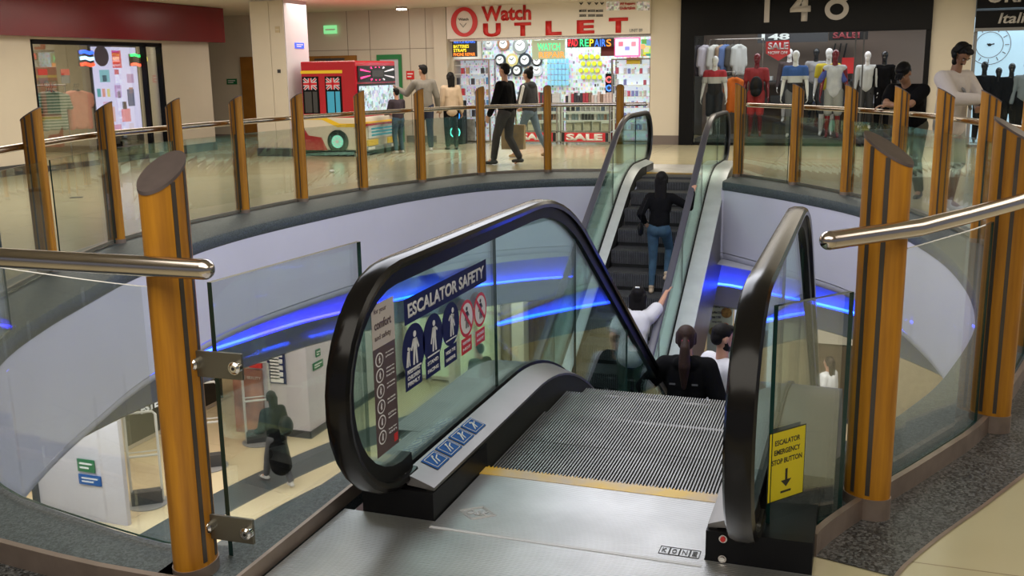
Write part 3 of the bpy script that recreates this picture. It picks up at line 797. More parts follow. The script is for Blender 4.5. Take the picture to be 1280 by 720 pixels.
caps = [(517, 470, 'navy', 'HOLD SMALL'), (541, 456, 'navy', 'KEEP FEET'), (563, 443, 'navy', 'FACE'), (583, 431, 'red', 'NO PRAMS'), (600, 420, 'red', 'NO DOGS')]
for i, (px, py, c1, c2) in enumerate(discs):
    y, z = gz(px, py); rad = [0.103, 0.098, 0.092, 0.082, 0.078][i]
    d0 = disc(y, z, rad, rad, c1, root, 1, 'pictogram_sign'); d0['label'] = 'round %s sign with a white figure' % ('navy' if c1 == 'navy' else 'red')
    if c1 == 'red':
        disc(y, z, rad*0.82, rad*0.82, 'white', d0, 2)
        figure(y, z, rad*0.85, 'blk', d0, 4, arm=0.1)
        mb = MB(); n_ = Vector((0, 0.707, 0.707))*0.008; t_ = Vector((0, 0.707, -0.707))*rad*0.85; c_ = Vector((UG+0.003, y, z))
        mb.plate([c_-t_+n_, c_+t_+n_, c_+t_-n_, c_-t_-n_], (0.0008, 0, 0)); mb.build('slash', 'red', d0)
    else:
        figure(y+0.01, z, rad*0.95, 'white', d0, 3, arm=[0.0, 0.25, -0.2][i], lean=[0, 0, .25][i])
        if i == 0: figure(y-0.05, z-0.02, rad*0.55, 'white', d0, 3, arm=0.6)
        mb = MB(); mb.b2((UG+0.0018, y-rad*0.6, z-rad*0.72), (UG+0.0026, y+rad*0.6, z-rad*0.66)); mb.build('line', 'white', d0)
    y2, z2 = gz(caps[i][0], caps[i][1]); w = rad*0.72
    pl = gplate('caption_plate', y2-w, y2+w, z2-rad*0.42, z2+rad*0.42, caps[i][2], root)
    ls = {0: ('HOLD SMALL', 'CHILDREN', 'FIRMLY'), 1: ('STAND', 'FACING'), 2: ('HOLD THE', 'HANDRAIL'), 3: ('PUSHCHAIRS', 'NOT'), 4: ('DOGS', 'NOT')}[i]
    for k, s_ in enumerate(ls):
        hh = rad*0.16; gtext(s_, y2-w*0.75, z2+rad*0.42-(k+1)*rad*0.8/(len(ls)+0.4), w*1.5, hh, 'white', pl, 0.03)
# tall comfort and safety panel
y0, z1 = gz(463, 386); y1, z0 = gz(498, 540)
pan = gplate('comfort_panel', y0-0.0, y1, 0.30, 0.86, 'brown_sign', root); pan['label'] = 'tall mauve-brown panel of white round pictograms'
hd = gplate('panel_heading', y0, y1, 0.70, 0.86, 'pale_sign', pan, 2)
W = y1-y0
gtext('for your', y0+W*0.1, 0.82, W*0.55, 0.024, 'brown_sign', hd, 0.01, 4); gtext('comfort', y0+W*0.1, 0.767, W*0.75, 0.034, 'brown_sign', hd, 0.03, 4); gtext('and safety', y0+W*0.1, 0.722, W*0.72, 0.026, 'brown_sign', hd, 0.01, 4)
for k in range(6):
    zc = 0.655 - k*0.058
    r0 = disc(y0+W*0.26, zc, W*0.17, 0.026, 'white', pan, 2, 'pictogram'); disc(y0+W*0.26, zc, W*0.135, 0.021, 'brown_sign', pan, 3); figure(y0+W*0.26, zc, 0.02, 'white', pan, 4, arm=0.1*k)
    for q_, s_ in enumerate((('no smoking', 'please'), ('please no', 'littering', 'here'), ('no running', 'please'), ('no music', 'please'), ('CCTV in', 'operation'), ('keep tops', 'on'))[k]):
        gtext(s_, y0+W*0.55, zc+0.008-q_*0.014, W*0.36, 0.008, 'white', pan, 0.01, 3)
gplate('red_mark', y1-W*0.22, y1-W*0.06, 0.315, 0.345, 'red', pan, 3)
# blue stickers on the sloping deck
for k in range(4):
    s0 = -0.40 + k*0.135
    mb = MB()
    c = [posN(-0.620, s0, 0.1725), posN(-0.620, s0+0.118, 0.1725), posN(-0.548, s0+0.118, 0.1475), posN(-0.548, s0, 0.1475)]
    mb.plate(c, (0.0005, 0, 0.0015)); st = mb.build('deck_sticker', 'blueprint', NEAR); st['label'] = 'blue pictogram sticker'
    def bl(u, w): return c[0].lerp(c[1], u).lerp(c[3].lerp(c[2], u), w) + Vector((0.001, 0, 0.003))
    mb = MB(); mb.tube([bl(.1, .1), bl(.9, .1), bl(.9, .9), bl(.1, .9), bl(.1, .1)], 0.0015, n=5)
    mb.tube([bl(.3, .75), bl(.5+.05*k, .3)], 0.003, n=5); mb.tube([bl(.5, .75), bl(.6, .45), bl(.8, .35)], 0.003, n=5); mb.ell(bl(.55, .25), 0.005); mb.build('figure', 'white', st)

# yellow stop-button sign on the short right-hand screen
pa, pb = Vector((-0.26, 3.31, 0)), Vector((-0.03, 3.60, 0)); tt = (pb-pa).normalized(); nn = Vector((tt.y, -tt.x, 0))
def hit(px, py):
    d = at(px, py, z=0)-CAM; t = (pa-CAM).dot(nn)/d.dot(nn); return CAM + d*t
q0, q1 = hit(958, 541), hit(1000, 614)
l0 = (q0-pa).dot(tt); l1 = (q1-pa).dot(tt); zt, zb2 = q0.z, q1.z
mb = MB(); o_ = pa+tt*l0+nn*0.0125
mb.plate([atz(o_, zb2), atz(o_+tt*(l1-l0), zb2), atz(o_+tt*(l1-l0), zt), atz(o_, zt)], nn*0.001)
sg = mb.build('stop_sign', 'blk'); tag(sg, 'yellow ESCALATOR EMERGENCY STOP BUTTON notice on the right-hand glass', 'sign')
mb = MB(); e_ = 0.004; o2 = o_+nn*0.0012
mb.plate([atz(o2+tt*e_, zb2+e_), atz(o2+tt*(l1-l0-e_), zb2+e_), atz(o2+tt*(l1-l0-e_), zt-e_), atz(o2+tt*e_, zt-e_)], nn*0.0006); mb.build('yellow_face', 'yellow', sg)
WW = l1-l0; HH = zt-zb2; o3 = o_+nn*0.002
for k, s_ in enumerate(('ESCALATOR', 'EMERGENCY', 'STOP BUTTON')):
    text('lettering', s_, 'blk', sg, atz(o3+tt*WW*(0.16, 0.15, 0.09)[k], zt-HH*(0.2+0.135*k)), tt*WW*(0.68, 0.7, 0.82)[k], Z*HH*0.075, 0.02, 0.0006)
mb = MB()
for a_, b_, c_, d_ in ((0.47, 0.53, 0.26, 0.44), (0.36, 0.64, 0.10, 0.13)):
    mb.plate([atz(o3+tt*WW*a_, zb2+HH*c_), atz(o3+tt*WW*b_, zb2+HH*c_), atz(o3+tt*WW*b_, zb2+HH*d_), atz(o3+tt*WW*a_, zb2+HH*d_)], nn*0.0006)
mb.plate([atz(o3+tt*WW*0.36, zb2+HH*0.28), atz(o3+tt*WW*0.5, zb2+HH*0.18), atz(o3+tt*WW*0.64, zb2+HH*0.28)], nn*0.0006)
mb.build('arrow', 'blk', sg)
# ================================================================== UPPER FACADES
VF = 22.35
def rectV(x0, y0, x1, y1, V):
    ym, xm = (y0+y1)/2, (x0+x1)/2
    return at(x0, ym, V=V).x, at(x1, ym, V=V).x, at(xm, y1, V=V).z, at(xm, y0, V=V).z
def fb(mb, x0, y0, x1, y1, V, d=0.02, bev=0):
    u0, u1, z0, z1 = rectV(x0, y0, x1, y1, V); return mb.b2((u0, V, z0), (u1, V+d, z1), bev=bev)
def fbo(nm, mt, par, *a, **k):
    mb = MB(); fb(mb, *a, **k); return mb.build(nm, mt, par)
def rectU(x0, y0, x1, y1, U):
    ym, xm = (y0+y1)/2, (x0+x1)/2
    return at(x0, ym, U=U).y, at(x1, ym, U=U).y, at(xm, y1, U=U).z, at(xm, y0, U=U).z
def ub(nm, mt, par, x0, y0, x1, y1, U, d=0.02):
    v0, v1, z0, z1 = rectU(x0, y0, x1, y1, U); mb = MB(); mb.b2((U, v0, z0), (U-d, v1, z1)); return mb.build(nm, mt, par)
def S(name, mt, *boxes):
    mb = MB()
    for p, q in boxes: mb.b2(p, q)
    return mb.build(name, mt, kind='structure')
ZC = 3.12
# back wall pieces (V = 22.35) left to right
S('wall_back_left', 'cream_wall', ((-24, VF, 0), (-9.72, VF+0.15, ZC)))
S('trim_13', 'skirting', ((-24, VF-0.02, 0), (-13.1, VF, 0.16)), ((-11.7, VF-0.02, 0), (-11.3, VF, 0.16)), ((-10.55, VF-0.02, 0), (-9.72, VF, 0.16)))
S('trim_14', 'seam', *[((u, VF-0.004, 0.16), (u+0.012, VF, ZC)) for u in (-12.05, -11.45, -10.4, -9.98)], ((-13.2, VF-0.004, 2.2), (-9.72, VF, 2.212)))
S('wall_back_pier', 'cream_wall', ((-9.72, VF-0.12, 0), (-9.40, VF+0.15, ZC)))
S('wall_back_middle', 'cream_wall', ((-4.6, VF-0.02, 0), (-3.93, VF+0.15, ZC)), ((-4.6, VF, 1.5), (-4.59, 26, ZC)))
S('trim_15', 'skirting', ((-4.6, VF-0.04, 0), (-3.93, VF-0.02, 0.2)))
S('wall_back_right', 'cream_wall', ((1.08, VF-0.03, 0), (1.86, VF+0.2, ZC)), ((1.86, VF+0.1, 2.9), (9, VF+0.3, ZC)))
S('wall_shops_back', 'grey', ((-9.4, 26.0, 0), (-3.9, 26.1, ZC)), ((1.7, 26, 0), (9, 26.1, ZC)))
S('wall_shop_sides', 'cream_wall', ((-9.42, VF+0.1, 0), (-9.32, 26, ZC)), ((-4.62, VF+0.1, 0), (-4.5, 26, ZC)))
# left shop front wall (U = -14) and its far return
S('wall_left', 'cream_wall', ((-14.3, 8.5, 0), (-14.0, 14.35, 2.45)), ((-14.3, 17.9, 0), (-14.0, 19.5, 2.45)), ((-14.3, 14.35, 2.32), (-14.0, 17.9, 2.45)), ((-14.3, 8.5, 2.45), (-14.0, 19.8, ZC)), ((-24, 19.35, 0), (-14.3, 19.5, ZC)))
S('trim_16', 'dgrey', ((-14.0, 8.5, 0), (-13.98, 14.35, 0.18)), ((-14.0, 17.9, 0), (-13.98, 19.52, 0.18)), ((-14.0, 14.35, 0), (-13.98, 17.9, 0.1)))
mb = MB(); mb.b2((-13.99, 8.5, 2.37), (-13.72, 19.75, 3.11)); o = mb.build('shop_fascia', 'redsign'); tag(o, 'glossy dark red fascia above the clothes shop at the left', 'fascia')
# square column
t = thing('square_column', 'square cream and lilac column standing beside the red bus-shaped machine', 'column', (-11.55, 18.53, 0))
mb = MB(); mb.b2((-11.95, 18.1, 0.0), (-11.15, 18.97, ZC)); mb.build('shaft', 'lilac_wall', t)
mb = MB(); mb.b2((-11.93, 18.08, 0.18), (-11.5, 18.1, 3.1)); mb.b2((-11.49, 18.08, 0.18), (-11.17, 18.1, 3.1)); mb.build('front_cladding', 'cream_wall', t)
mb = MB(); mb.b2((-11.97, 18.07, 0), (-11.13, 18.99, 0.16)); mb.build('plinth', 'dgrey', t)
def small_sign(px, py, w, h, mt, label, U=None, V=None, face=None, cat='sign', name='notice_sign', d=0.015, lines=2, lm='white'):
    p = at(px, py, U=U, V=V); mb = MB()
    if V is not None: mb.b2((p.x-w/2, V-d, p.z-h/2), (p.x+w/2, V, p.z+h/2))
    else: mb.b2((U, p.y-w/2, p.z-h/2), (U+d, p.y+w/2, p.z+h/2))
    o = mb.build(name, mt); tag(o, label, cat)
    mb = MB()
    for k in range(lines):
        z = p.z + h*(0.5-(k+1)/(lines+1)); 
        if V is not None: mb.b2((p.x-w*0.36, V-d-0.002, z-h*0.07), (p.x+w*(0.36-0.2*(k % 2)), V-d, z+h*0.07))
        else: mb.b2((U+d, p.y-w*0.36, z-h*0.07), (U+d+0.002, p.y+w*(0.36-0.2*(k % 2)), z+h*0.07))
    mb.build('print', lm, o); return o
small_sign(374, 57, 0.34, 0.11, emis('blue_sign', (0.05, 0.12, 1), 1.0), 'small lit blue sign on the right face of the square column', U=-11.148)
small_sign(347, 37, 0.1, 0.12, 'beige', 'small beige box high on the front of the square column', V=18.08, cat='box', name='junction_box', lines=1, lm='cream_wall')
small_sign(349, 89, 0.07, 0.07, 'dgrey', 'dark round-ish fitting on the front of the square column', V=18.08, cat='fitting', name='round_fitting', lines=1, lm='blk')
small_sign(290, 102, 0.30, 0.14, 'green', 'small dark green and white exit sign on the cream wall at the left', V=VF)
small_sign(413, 37, 0.36, 0.20, emis('exit_green', (0.25, 0.75, 0.3), 0.9), 'lit green exit sign high on the cream wall above the bus-shaped machine', V=VF-0.05, lines=1)
small_sign(513, 94, 0.2, 0.2, 'red', 'small red fire-alarm notice on the wall right of the green door frame', V=VF)
# brown double door behind the bus, brown door at far left, green-framed door
t = thing('door_1', None, None, (-12.4, VF, 0)); t['kind'] = 'structure'
u0, u1, z0, z1 = rectV(384, 71, 448, 178, VF-0.03)
mb = MB(); mb.b2((u0, VF-0.05, 0), ((u0+u1)/2-0.005, VF, 2.08)); mb.b2(((u0+u1)/2+0.005, VF-0.05, 0), (u1, VF, 2.08)); mb.build('leaf', 'door_wood', t)
mb = MB(); mb.b2(((u0+u1)/2-0.4, VF-0.11, 1.98), ((u0+u1)/2+0.4, VF-0.05, 2.02)); mb.b2(((u0+u1)/2-0.08, VF-0.12, 1.93), ((u0+u1)/2+0.08, VF-0.05, 2.0)); mb.build('door_closer', 'dgrey', t)
t = thing('door_2', None, None, (-14.7, VF, 0)); t['kind'] = 'structure'
mb = MB(); mb.b2((-15.1, VF-0.05, 0), (-14.2, VF, 2.1)); mb.build('leaf', 'door_wood', t); mb = MB(); mb.b2((-14.32, VF-0.1, 0.95), (-14.28, VF-0.05, 1.15)); mb.build('handle', 'steel', t)
t = thing('door_3', None, None, (-10.95, VF, 0)); t['kind'] = 'structure'
u0, u1 = at(474, 120, V=VF).x, at(504, 120, V=VF).x
mb = MB(); mb.b2((u0, VF-0.06, 0), (u0+0.07, VF, 2.08)); mb.b2((u1-0.07, VF-0.06, 0), (u1, VF, 2.08)); mb.b2((u0+0.07, VF-0.06, 1.97), (u1-0.07, VF, 2.08)); mb.build('frame', mat('green_paint', (0.02, 0.20, 0.06), 0.4), t)
mb = MB(); mb.b2((u0+0.07, VF-0.03, 0), (u1-0.07, VF, 1.97)); mb.build('leaf', 'white_wall', t)
sgn = fbo('notice', 'green', t, 484, 86, 493, 101, VF-0.045, 0.01)
mb = MB(); p = at(488.5, 93, V=VF-0.05); mb.box(p, (0.1, 0.006, 0.03)); mb.box(p, (0.03, 0.006, 0.11)); mb.build('cross', 'white', sgn)
# ceiling light discs seen at the top, smoke detector
for i, (px, py) in enumerate(((502, 18),)):
    p = at(px, py, z=2.98); p = at(px, py-6, z=3.11)
    t = thing('ceiling_light', 'round recessed ceiling light glowing white above the cream wall', 'ceiling light', (p.x, p.y, 3.0)); p = Vector((at(502, 16, V=VF-0.8).x, VF-0.8, 3.0))
    t.location = p; reg(t, Matrix.Translation(p))
    mb = MB(); mb.cyl(p+Vector((0, 0, 0.07)), p+Vector((0, 0, 0.12)), 0.13, n=20); mb.build('housing', 'steel', t)
    mb = MB(); mb.cyl(p+Vector((0, 0, 0.05)), p+Vector((0, 0, 0.07)), 0.115, n=20); mb.build('lamp', emis('downlight', (1, 0.93, 0.8), 14), t)

# ------------------------------------------------------------------ bus-shaped claw machine
red_b = mat('bus_red', (0.45, 0.006, 0.02), 0.25, coat=0.4); whi_b = mat('bus_cream', (0.72, 0.66, 0.55), 0.3); yel_b = emis('bus_yellow', (0.9, 0.55, 0.02), 0.35)
B0, B1, W0, W1, BH = -10.98, -9.74, 18.32, 20.15, 1.90
t = thing('claw_machine', 'red and cream claw machine shaped like a double-decker bus beside the column', 'arcade machine', (-10.45, 18.9, 0))
mb = MB(); mb.b2((B0, W0, 0.74), (B1, W1, BH), bev=0.03); mb.build('red_body', red_b, t)
mb = MB(); mb.b2((B0, W0-0.03, 0.12), (B1+0.06, W1+0.03, 0.78), bev=0.04); mb.build('cream_body', whi_b, t)
mb = MB(); mb.plate([(B0, W0-0.034, 0.12), (B0+0.55, W0-0.034, 0.12), (B0+0.42, W0-0.034, 0.38), (B0+0.12, W0-0.034, 0.42), (B0, W0-0.034, 0.6)], (0, -0.006, 0)); mb.build('red_flash', red_b, t)
mb = MB(); mb.b2((B0, W0-0.04, 0.0), (B1+0.08, W1+0.03, 0.12)); mb.build('black_base', 'black', t)
mb = MB(); mb.plate([(B0, W0-0.036, 0.80), (B0+0.5, W0-0.036, 0.80), (B0+0.85, W0-0.036, 0.66), (B1+0.06, W0-0.036, 0.66), (B1+0.06, W0-0.036, 0.59), (B0+0.8, W0-0.036, 0.59), (B0+0.45, W0-0.036, 0.74), (B0, W0-0.036, 0.74)], (0, -0.006, 0)); mb.b2((B0, W0-0.012, 1.66), (B0+0.95, W0, 1.72)); mb.b2((B1, W0+0.05, 0.62), (B1+0.07, W1-0.05, 0.68)); mb.build('yellow_stripe', yel_b, t)
# side windows with union flags
def flag(mb3, u0, u1, z0, z1, V):
    blue, wh, rd = mb3; uc, zc = (u0+u1)/2, (z0+z1)/2; w, h = u1-u0, z1-z0
    blue.b2((u0, V-0.006, z0), (u1, V, z1))
    for sx in (-1, 1):
        for (M_, wd, of) in ((wh, 0.028, 0.008), (rd, 0.012, 0.010)):
            d = Vector((w*sx, 0, h)).normalized(); n = Vector((-d.z, 0, d.x))*wd; c = Vector((uc, V-of, zc)); L = d*math.hypot(w, h)*0.46
            M_.plate([c-L-n, c+L-n, c+L+n, c-L+n], (0, -0.001, 0))
    for (M_, wd, of) in ((wh, 0.042, 0.011), (rd, 0.024, 0.013)):
        M_.b2((uc-wd, V-of-0.001, z0), (uc+wd, V-of, z1)); M_.b2((u0, V-of-0.001, zc-wd), (u1, V-of, zc+wd))
for k, (a, b) in enumerate(((B0+0.03, B0+0.40), (B0+0.55, B0+0.92))):
    fr = MB(); fr.b2((a, W0-0.015, 0.86), (b, W0, 1.60)); f_ = fr.build('side_window', 'black', t)
    m3 = (MB(), MB(), MB()); flag(m3, a+0.03, b-0.03, 1.34, 1.57, W0-0.016)
    for mm, nm, mt in zip(m3, ('flag_field', 'flag_white', 'flag_red'), (mat('flag_blue', (0.01, 0.015, 0.05), 0.4), emis('flag_w', (0.8, 0.75, 0.75), 0.25), emis('flag_r', (0.7, 0.02, 0.03), 0.3))): mm.build(nm, mt, f_)
    mb = MB(); mb.b2((a+0.04, W0-0.018, 0.88), (a+0.2, W0-0.015, 1.30)); mb.b2((a+0.23, W0-0.018, 0.88), (b-0.04, W0-0.015, 1.30)); mb.build('pane', emis('blue_pane', ((0.05, 0.35, 0.5), (0.1, 0.14, 0.2))[1-k], 0.5) if k else 'dgrey', f_)
# front wheel on the side
c = Vector((B0+0.80, W0-0.06, 0.30))
mb = MB(); mb.cyl(c, c+Vector((0, 0.1, 0)), 0.235, n=32); wh_ = mb.build('wheel', 'black', t)
mb = MB(); mb.cyl(c+Vector((0, -0.012, 0)), c, 0.13, n=28); mb.build('hub', emis('hub_green', (0.25, 0.75, 0.55), 0.9), wh_)
mb = MB(); [mb.cyl(c+Vector((0.08*math.cos(k), -0.02, 0.08*math.sin(k))), c+Vector((0.08*math.cos(k), -0.012, 0.08*math.sin(k))), 0.017, n=8) for k in [i*PI/4 for i in range(8)]]; mb.cyl(c+Vector((0, -0.03, 0)), c+Vector((0, -0.012, 0)), 0.04, n=12); mb.build('hub_bolts', 'white', wh_)
# front (faces +U): header, claw window, grill, lamps, bumper
mb = MB(); mb.b2((B1, W0+0.08, 1.48), (B1+0.03, W1-0.08, 1.80)); hd = mb.build('header', 'blk', t)
pkn, whn = emis('pink_neon', (1, 0.05, 0.25), 1.6), emis('white_neon', (.8, .75, .8), .7)
for k in range(12):
    a = (k+0.5)*2*PI/12; cc = Vector((B1+0.034, (W0+W1)/2, 1.64)); d = Vector((0, math.cos(a), 0.42*math.sin(a)))
    q = MB(); q.tube([cc+d*0.34, cc+d*0.30/max(abs(math.cos(a))*0.40, abs(math.sin(a))*1.0, 0.36)], [0.008, 0.022], n=6); q.build('neon_ray', pkn if math.cos(a) < 0.3 else whn, hd)
mb = MB(); mb.b2((B1+0.031, (W0+W1)/2-0.25, 1.57), (B1+0.04, (W0+W1)/2+0.25, 1.71)); mb.build('centre_box', 'dgrey', hd)
mb = MB(); mb.b2((B1, W0+0.06, 0.84), (B1+0.02, W1-0.06, 1.44)); fr = mb.build('claw_window', 'blk', t)
def clutter_mat(name, scale, s, sat=1.0, seed=0.0, lo=0.0, tint=(1, 1, 1)):
    m = bpy.data.materials.new(name); m.use_nodes = True; nt = m.node_tree; N = nt.nodes; L = nt.links; b = N['Principled BSDF']
    tc = N.new('ShaderNodeTexCoord'); mp = N.new('ShaderNodeMapping'); mp.inputs['Location'].default_value = (seed, seed, seed); L.new(tc.outputs['Object'], mp.inputs[0])
    v = N.new('ShaderNodeTexVoronoi'); v.inputs['Scale'].default_value = scale; v.distance = 'CHEBYCHEV'; L.new(mp.outputs[0], v.inputs['Vector'])
    h = N.new('ShaderNodeHueSaturation'); h.inputs['Saturation'].default_value = sat; L.new(v.outputs['Color'], h.inputs['Color'])
    x = N.new('ShaderNodeMixRGB'); x.blend_type = 'MULTIPLY'; x.inputs[0].default_value = 1; x.inputs[2].default_value = (*tint, 1); L.new(h.outputs[0], x.inputs[1])
    L.new(x.outputs[0], b.inputs['Base Color']); L.new(x.outputs[0], b.inputs['Emission Color']); b.inputs['Emission Strength'].default_value = s; b.inputs['Roughness'].default_value = 0.4
    return m
mb = MB(); mb.b2((B1+0.02, W0+0.1, 0.88), (B1+0.024, W1-0.1, 1.40)); mb.build('lit_prizes', clutter_mat('prizes', 15, 0.42, 0.25, 1.3, tint=(0.65, 0.85, 1.0)), fr)
mb = MB(); mb.b2((B1+0.06, W0+0.3, 0.34), (B1+0.09, W1-0.25, 0.60)); gr_ = mb.build('grille', 'white', t)
mb = MB(); [mb.b2((B1+0.09, W0+0.42, 0.38+k*0.065), (B1+0.094, W1-0.37, 0.415+k*0.065)) for k in range(3)]; mb.build('slats', emis('teal_slat', (0.03, 0.35, 0.42), 0.5), gr_)
for v in (W0+0.25, W1-0.65): mb = MB(); mb.b2((B1+0.06, v, 0.19), (B1+0.10, v+0.45, 0.31), bev=0.01); mb.build('headlamp', yel_b, t)
mb = MB(); mb.b2((B1+0.05, W0, 0.10), (B1+0.14, W1, 0.18), bev=0.01); bp_ = mb.build('bumper', 'grey', t)
for v in (W0+0.15, W1-0.6): mb = MB(); mb.b2((B1+0.14, v, 0.12), (B1+0.145, v+0.3, 0.17)); mb.build('number_plate', 'white', bp_)
mb = MB(); mb.b2((B1+0.06, W0+0.04, 0.60), (B1+0.11, W1-0.04, 0.64)); mb.b2((B1, W1-0.5, 0.78), (B1+0.16, W1-0.05, 0.86), bev=0.01); mb.build('control_shelf', red_b, t)

# ------------------------------------------------------------------ clothes shop at the left (U = -14)
UL = -14.02
S('wall_shop_left_back', 'beige', ((-17.5, 13.5, 0), (-17.4, 19.3, ZC)), ((-17.5, 13.4, 0), (-14.3, 13.5, ZC)))
t = thing('window_1', None, None, (-14.1, 16.1, 0)); t['kind'] = 'structure'
mb = MB(); mb.b2((-14.08, 14.35, 0.1), (-14.07, 17.9, 2.32)); mb.build('pane', 'glass', t)
mb = MB()
for v in (14.35, 17.35, 17.84): mb.b2((-14.12, v, 0.0), (-14.0, v+0.05, 2.32))
mb.b2((-14.12, 14.35, 2.25), (-14.0, 17.9, 2.33)); mb.build('frame', 'black', t)
v0, v1, z0, z1 = rectU(119, 59, 174, 170, -14.35)
t = thing('led_screen', 'tall lit screen of small pictures in the clothes shop window', 'screen', (-14.45, (v0+v1)/2, 0))
mb = MB(); mb.b2((-14.41, v0-0.03, 0.0), (-14.36, v1+0.04, z1+0.04)); mb.build('case', 'black', t)
mb = MB(); mb.b2((-14.36, v0, z0), (-14.35, v1, z1)); scr = mb.build('display', emis('screen_white', (0.72, 0.68, 0.98), 0.95), t)
random.seed(5)
def onscr(px, py, w, h, c, s=0.8, nm='picture'):
    p = at(px, py, U=-14.345); mb = MB(); mb.b2((-14.349, p.y-w/2, p.z-h/2), (-14.345, p.y+w/2, p.z+h/2)); mb.build(nm, emis('pic', c, s), scr)
for px, py, w, h, c in ((146, 74, .26, .34, (.7, .05, .08)), (145, 74, .2, .1, (.9, .7, .7)), (131, 95, .28, .24, (.25, .55, .65)), (131, 98, .12, .12, (.03, .03, .05)), (146, 90, .12, .1, (.6, .05, .05)), (163, 98, .2, .18, (.55, .35, .6)), (124, 116, .1, .16, (.1, .4, .45)), (130, 116, .08, .16, (.8, .35, .3)), (136, 116, .08, .16, (.8, .7, .3)), (148, 114, .2, .24, (.6, .4, .75)), (149, 118, .08, .14, (.1, .05, .06)),
        (164, 122, .2, .34, (.07, .09, .22)), (164, 113, .12, .12, (.45, .22, .18)), (135, 132, .24, .16, (.75, .5, .75)), (156, 132, .12, .16, (.06, .02, .02)), (158, 144, .26, .26, (.85, .3, .35)), (140, 143, .2, .3, (.85, .5, .5)), (146, 162, .3, .2, (.8, .4, .6)), (165, 160, .14, .2, (.75, .65, .85))): onscr(px, py, w, h, c)
p = at(127, 70, U=-14.345); mb = MB(); mb.cyl((-14.349, p.y, p.z), (-14.343, p.y, p.z), 0.2, n=24); mb.build('picture', emis('pic', (.05, .03, .05), .5), scr)
# neon signs
def neon(px, py, w, h, cols, label):
    p = at(px, py, U=-14.2); mb = MB(); mb.b2((-14.24, p.y-w/2, p.z-h/2), (-14.22, p.y+w/2, p.z+h/2)); o = mb.build('neon_sign', 'blk'); tag(o, label, 'neon sign')
    n = len(cols)
    for i, c in enumerate(cols):
        mb = MB(); z = p.z+h*(0.38-0.76*i/max(1, n-1)); mb.tube([(-14.205, p.y-w*0.42, z), (-14.205, p.y-w*0.1, z+0.015), (-14.205, p.y+w*0.2, z-0.015), (-14.205, p.y+w*0.42, z)], h*0.11, n=8); mb.build('tube', emis('neon', c, 3.2), o)
neon(109, 73, 0.40, 0.30, [(.02, .1, 1), (.4, .7, 1), (1, .06, .02)], 'blue, white and orange neon sign left of the shop screen')
neon(171, 75, 0.38, 0.24, [(.03, .9, .15), (1, .1, .05)], 'green and red neon sign right of the shop screen')
p = at(180, 74, U=-14.2); mb = MB(); mb.cyl((-14.22, p.y+0.02, p.z), (-14.2, p.y+0.02, p.z), 0.09, n=20); o = mb.build('neon_sign', emis('neon_y', (1, .85, .05), 2.2)); tag(o, 'round yellow neon disc beside the green and red neon sign', 'neon sign')
# hanging rail with tops
t = thing('clothes_rack', 'chrome clothes rail with hanging tops in the shop window', 'clothes rack', (-14.6, 15.0, 0))
mb = MB(); mb.tube([(-14.6, 14.3, 1.52), (-14.6, 15.75, 1.52)], 0.012); [mb.tube([(-14.6, v, 0), (-14.6, v, 1.52)], 0.014) for v in (14.38, 15.7)]; mb.b2((-14.85, 14.33, 0.0), (-14.35, 14.43, 0.03)); mb.b2((-14.85, 15.65, 0), (-14.35, 15.75, 0.03)); mb.build('frame', 'steel', t)
def garment(c, w, h, mt, label, group, faceU=True, rz=0.0, sl=0.2):
    """a top on a hanger; c = neck point"""
    t = thing('shirt', label, 'shirt', c, rz, group)
    mb = MB(); W = w/2
    mb.ell((0, 0, -h*0.55), (W*0.80, 0.06, h*0.46)); mb.caps((-W*0.2, 0, -0.05), 0.05, (-W*0.95, 0, -0.12), 0.055); mb.caps((W*0.2, 0, -0.05), 0.05, (W*0.95, 0, -0.12), 0.055)
    mb.caps((-W*0.6, 0, -0.12), 0.07, (-W*0.62, 0, -h+0.05), 0.06); mb.caps((W*0.6, 0, -0.12), 0.07, (W*0.62, 0, -h+0.05), 0.06)
    mb.caps((-W*0.9, 0, -0.12), 0.055, (-W*1.12, 0, -0.12-sl), 0.05); mb.caps((W*0.9, 0, -0.12), 0.055, (W*1.12, 0, -0.12-sl), 0.05)
    organic(mb, 'fabric', mt, t, 0.022, 3)
    mb = MB(); mb.tube([(0, 0, 0.10), (0.02, 0, 0.12), (0.03, 0, 0.09), (0, 0, 0.05), (0, 0, 0.0)], 0.006, n=6); mb.tube([(-W*0.7, 0, -0.10), (0, 0, 0.0), (W*0.7, 0, -0.10)], 0.016, n=6); mb.build('hanger', 'blk', t, local=True)
    return t
def stripes(name, c1, c2, per, axis='Z'):
    m = mat(name, c1, 0.8); nt = m.node_tree; N = nt.nodes; L = nt.links; b = N['Principled BSDF']
    tc = N.new('ShaderNodeTexCoord'); w = N.new('ShaderNodeTexWave'); w.bands_direction = axis; w.inputs['Scale'].default_value = 0.314/per; L.new(tc.outputs['Object'], w.inputs['Vector'])
    r = N.new('ShaderNodeValToRGB'); r.color_ramp.interpolation = 'CONSTANT'; r.color_ramp.elements[0].color = (*c1, 1); r.color_ramp.elements[1].position = 0.55; r.color_ramp.elements[1].color = (*c2, 1)
    L.new(w.outputs['Fac'], r.inputs[0]); L.new(r.outputs[0], b.inputs['Base Color']); return m
gs = stripes('green_stripe', (0.10, 0.17, 0.12), (0.42, 0.45, 0.38), 0.055); pk = mat('salmon_pink', (0.75, 0.30, 0.22), 0.85, noise=0.1)
for k in range(3):
    garment((-14.45-0.10*k, at(66, 120, U=-14.45).y+0.05*k, 1.42), 0.60, 0.74, gs, 'green and white striped tops hanging on the clothes rail', 'striped green tops on the rail', rz=PI/2-0.3)
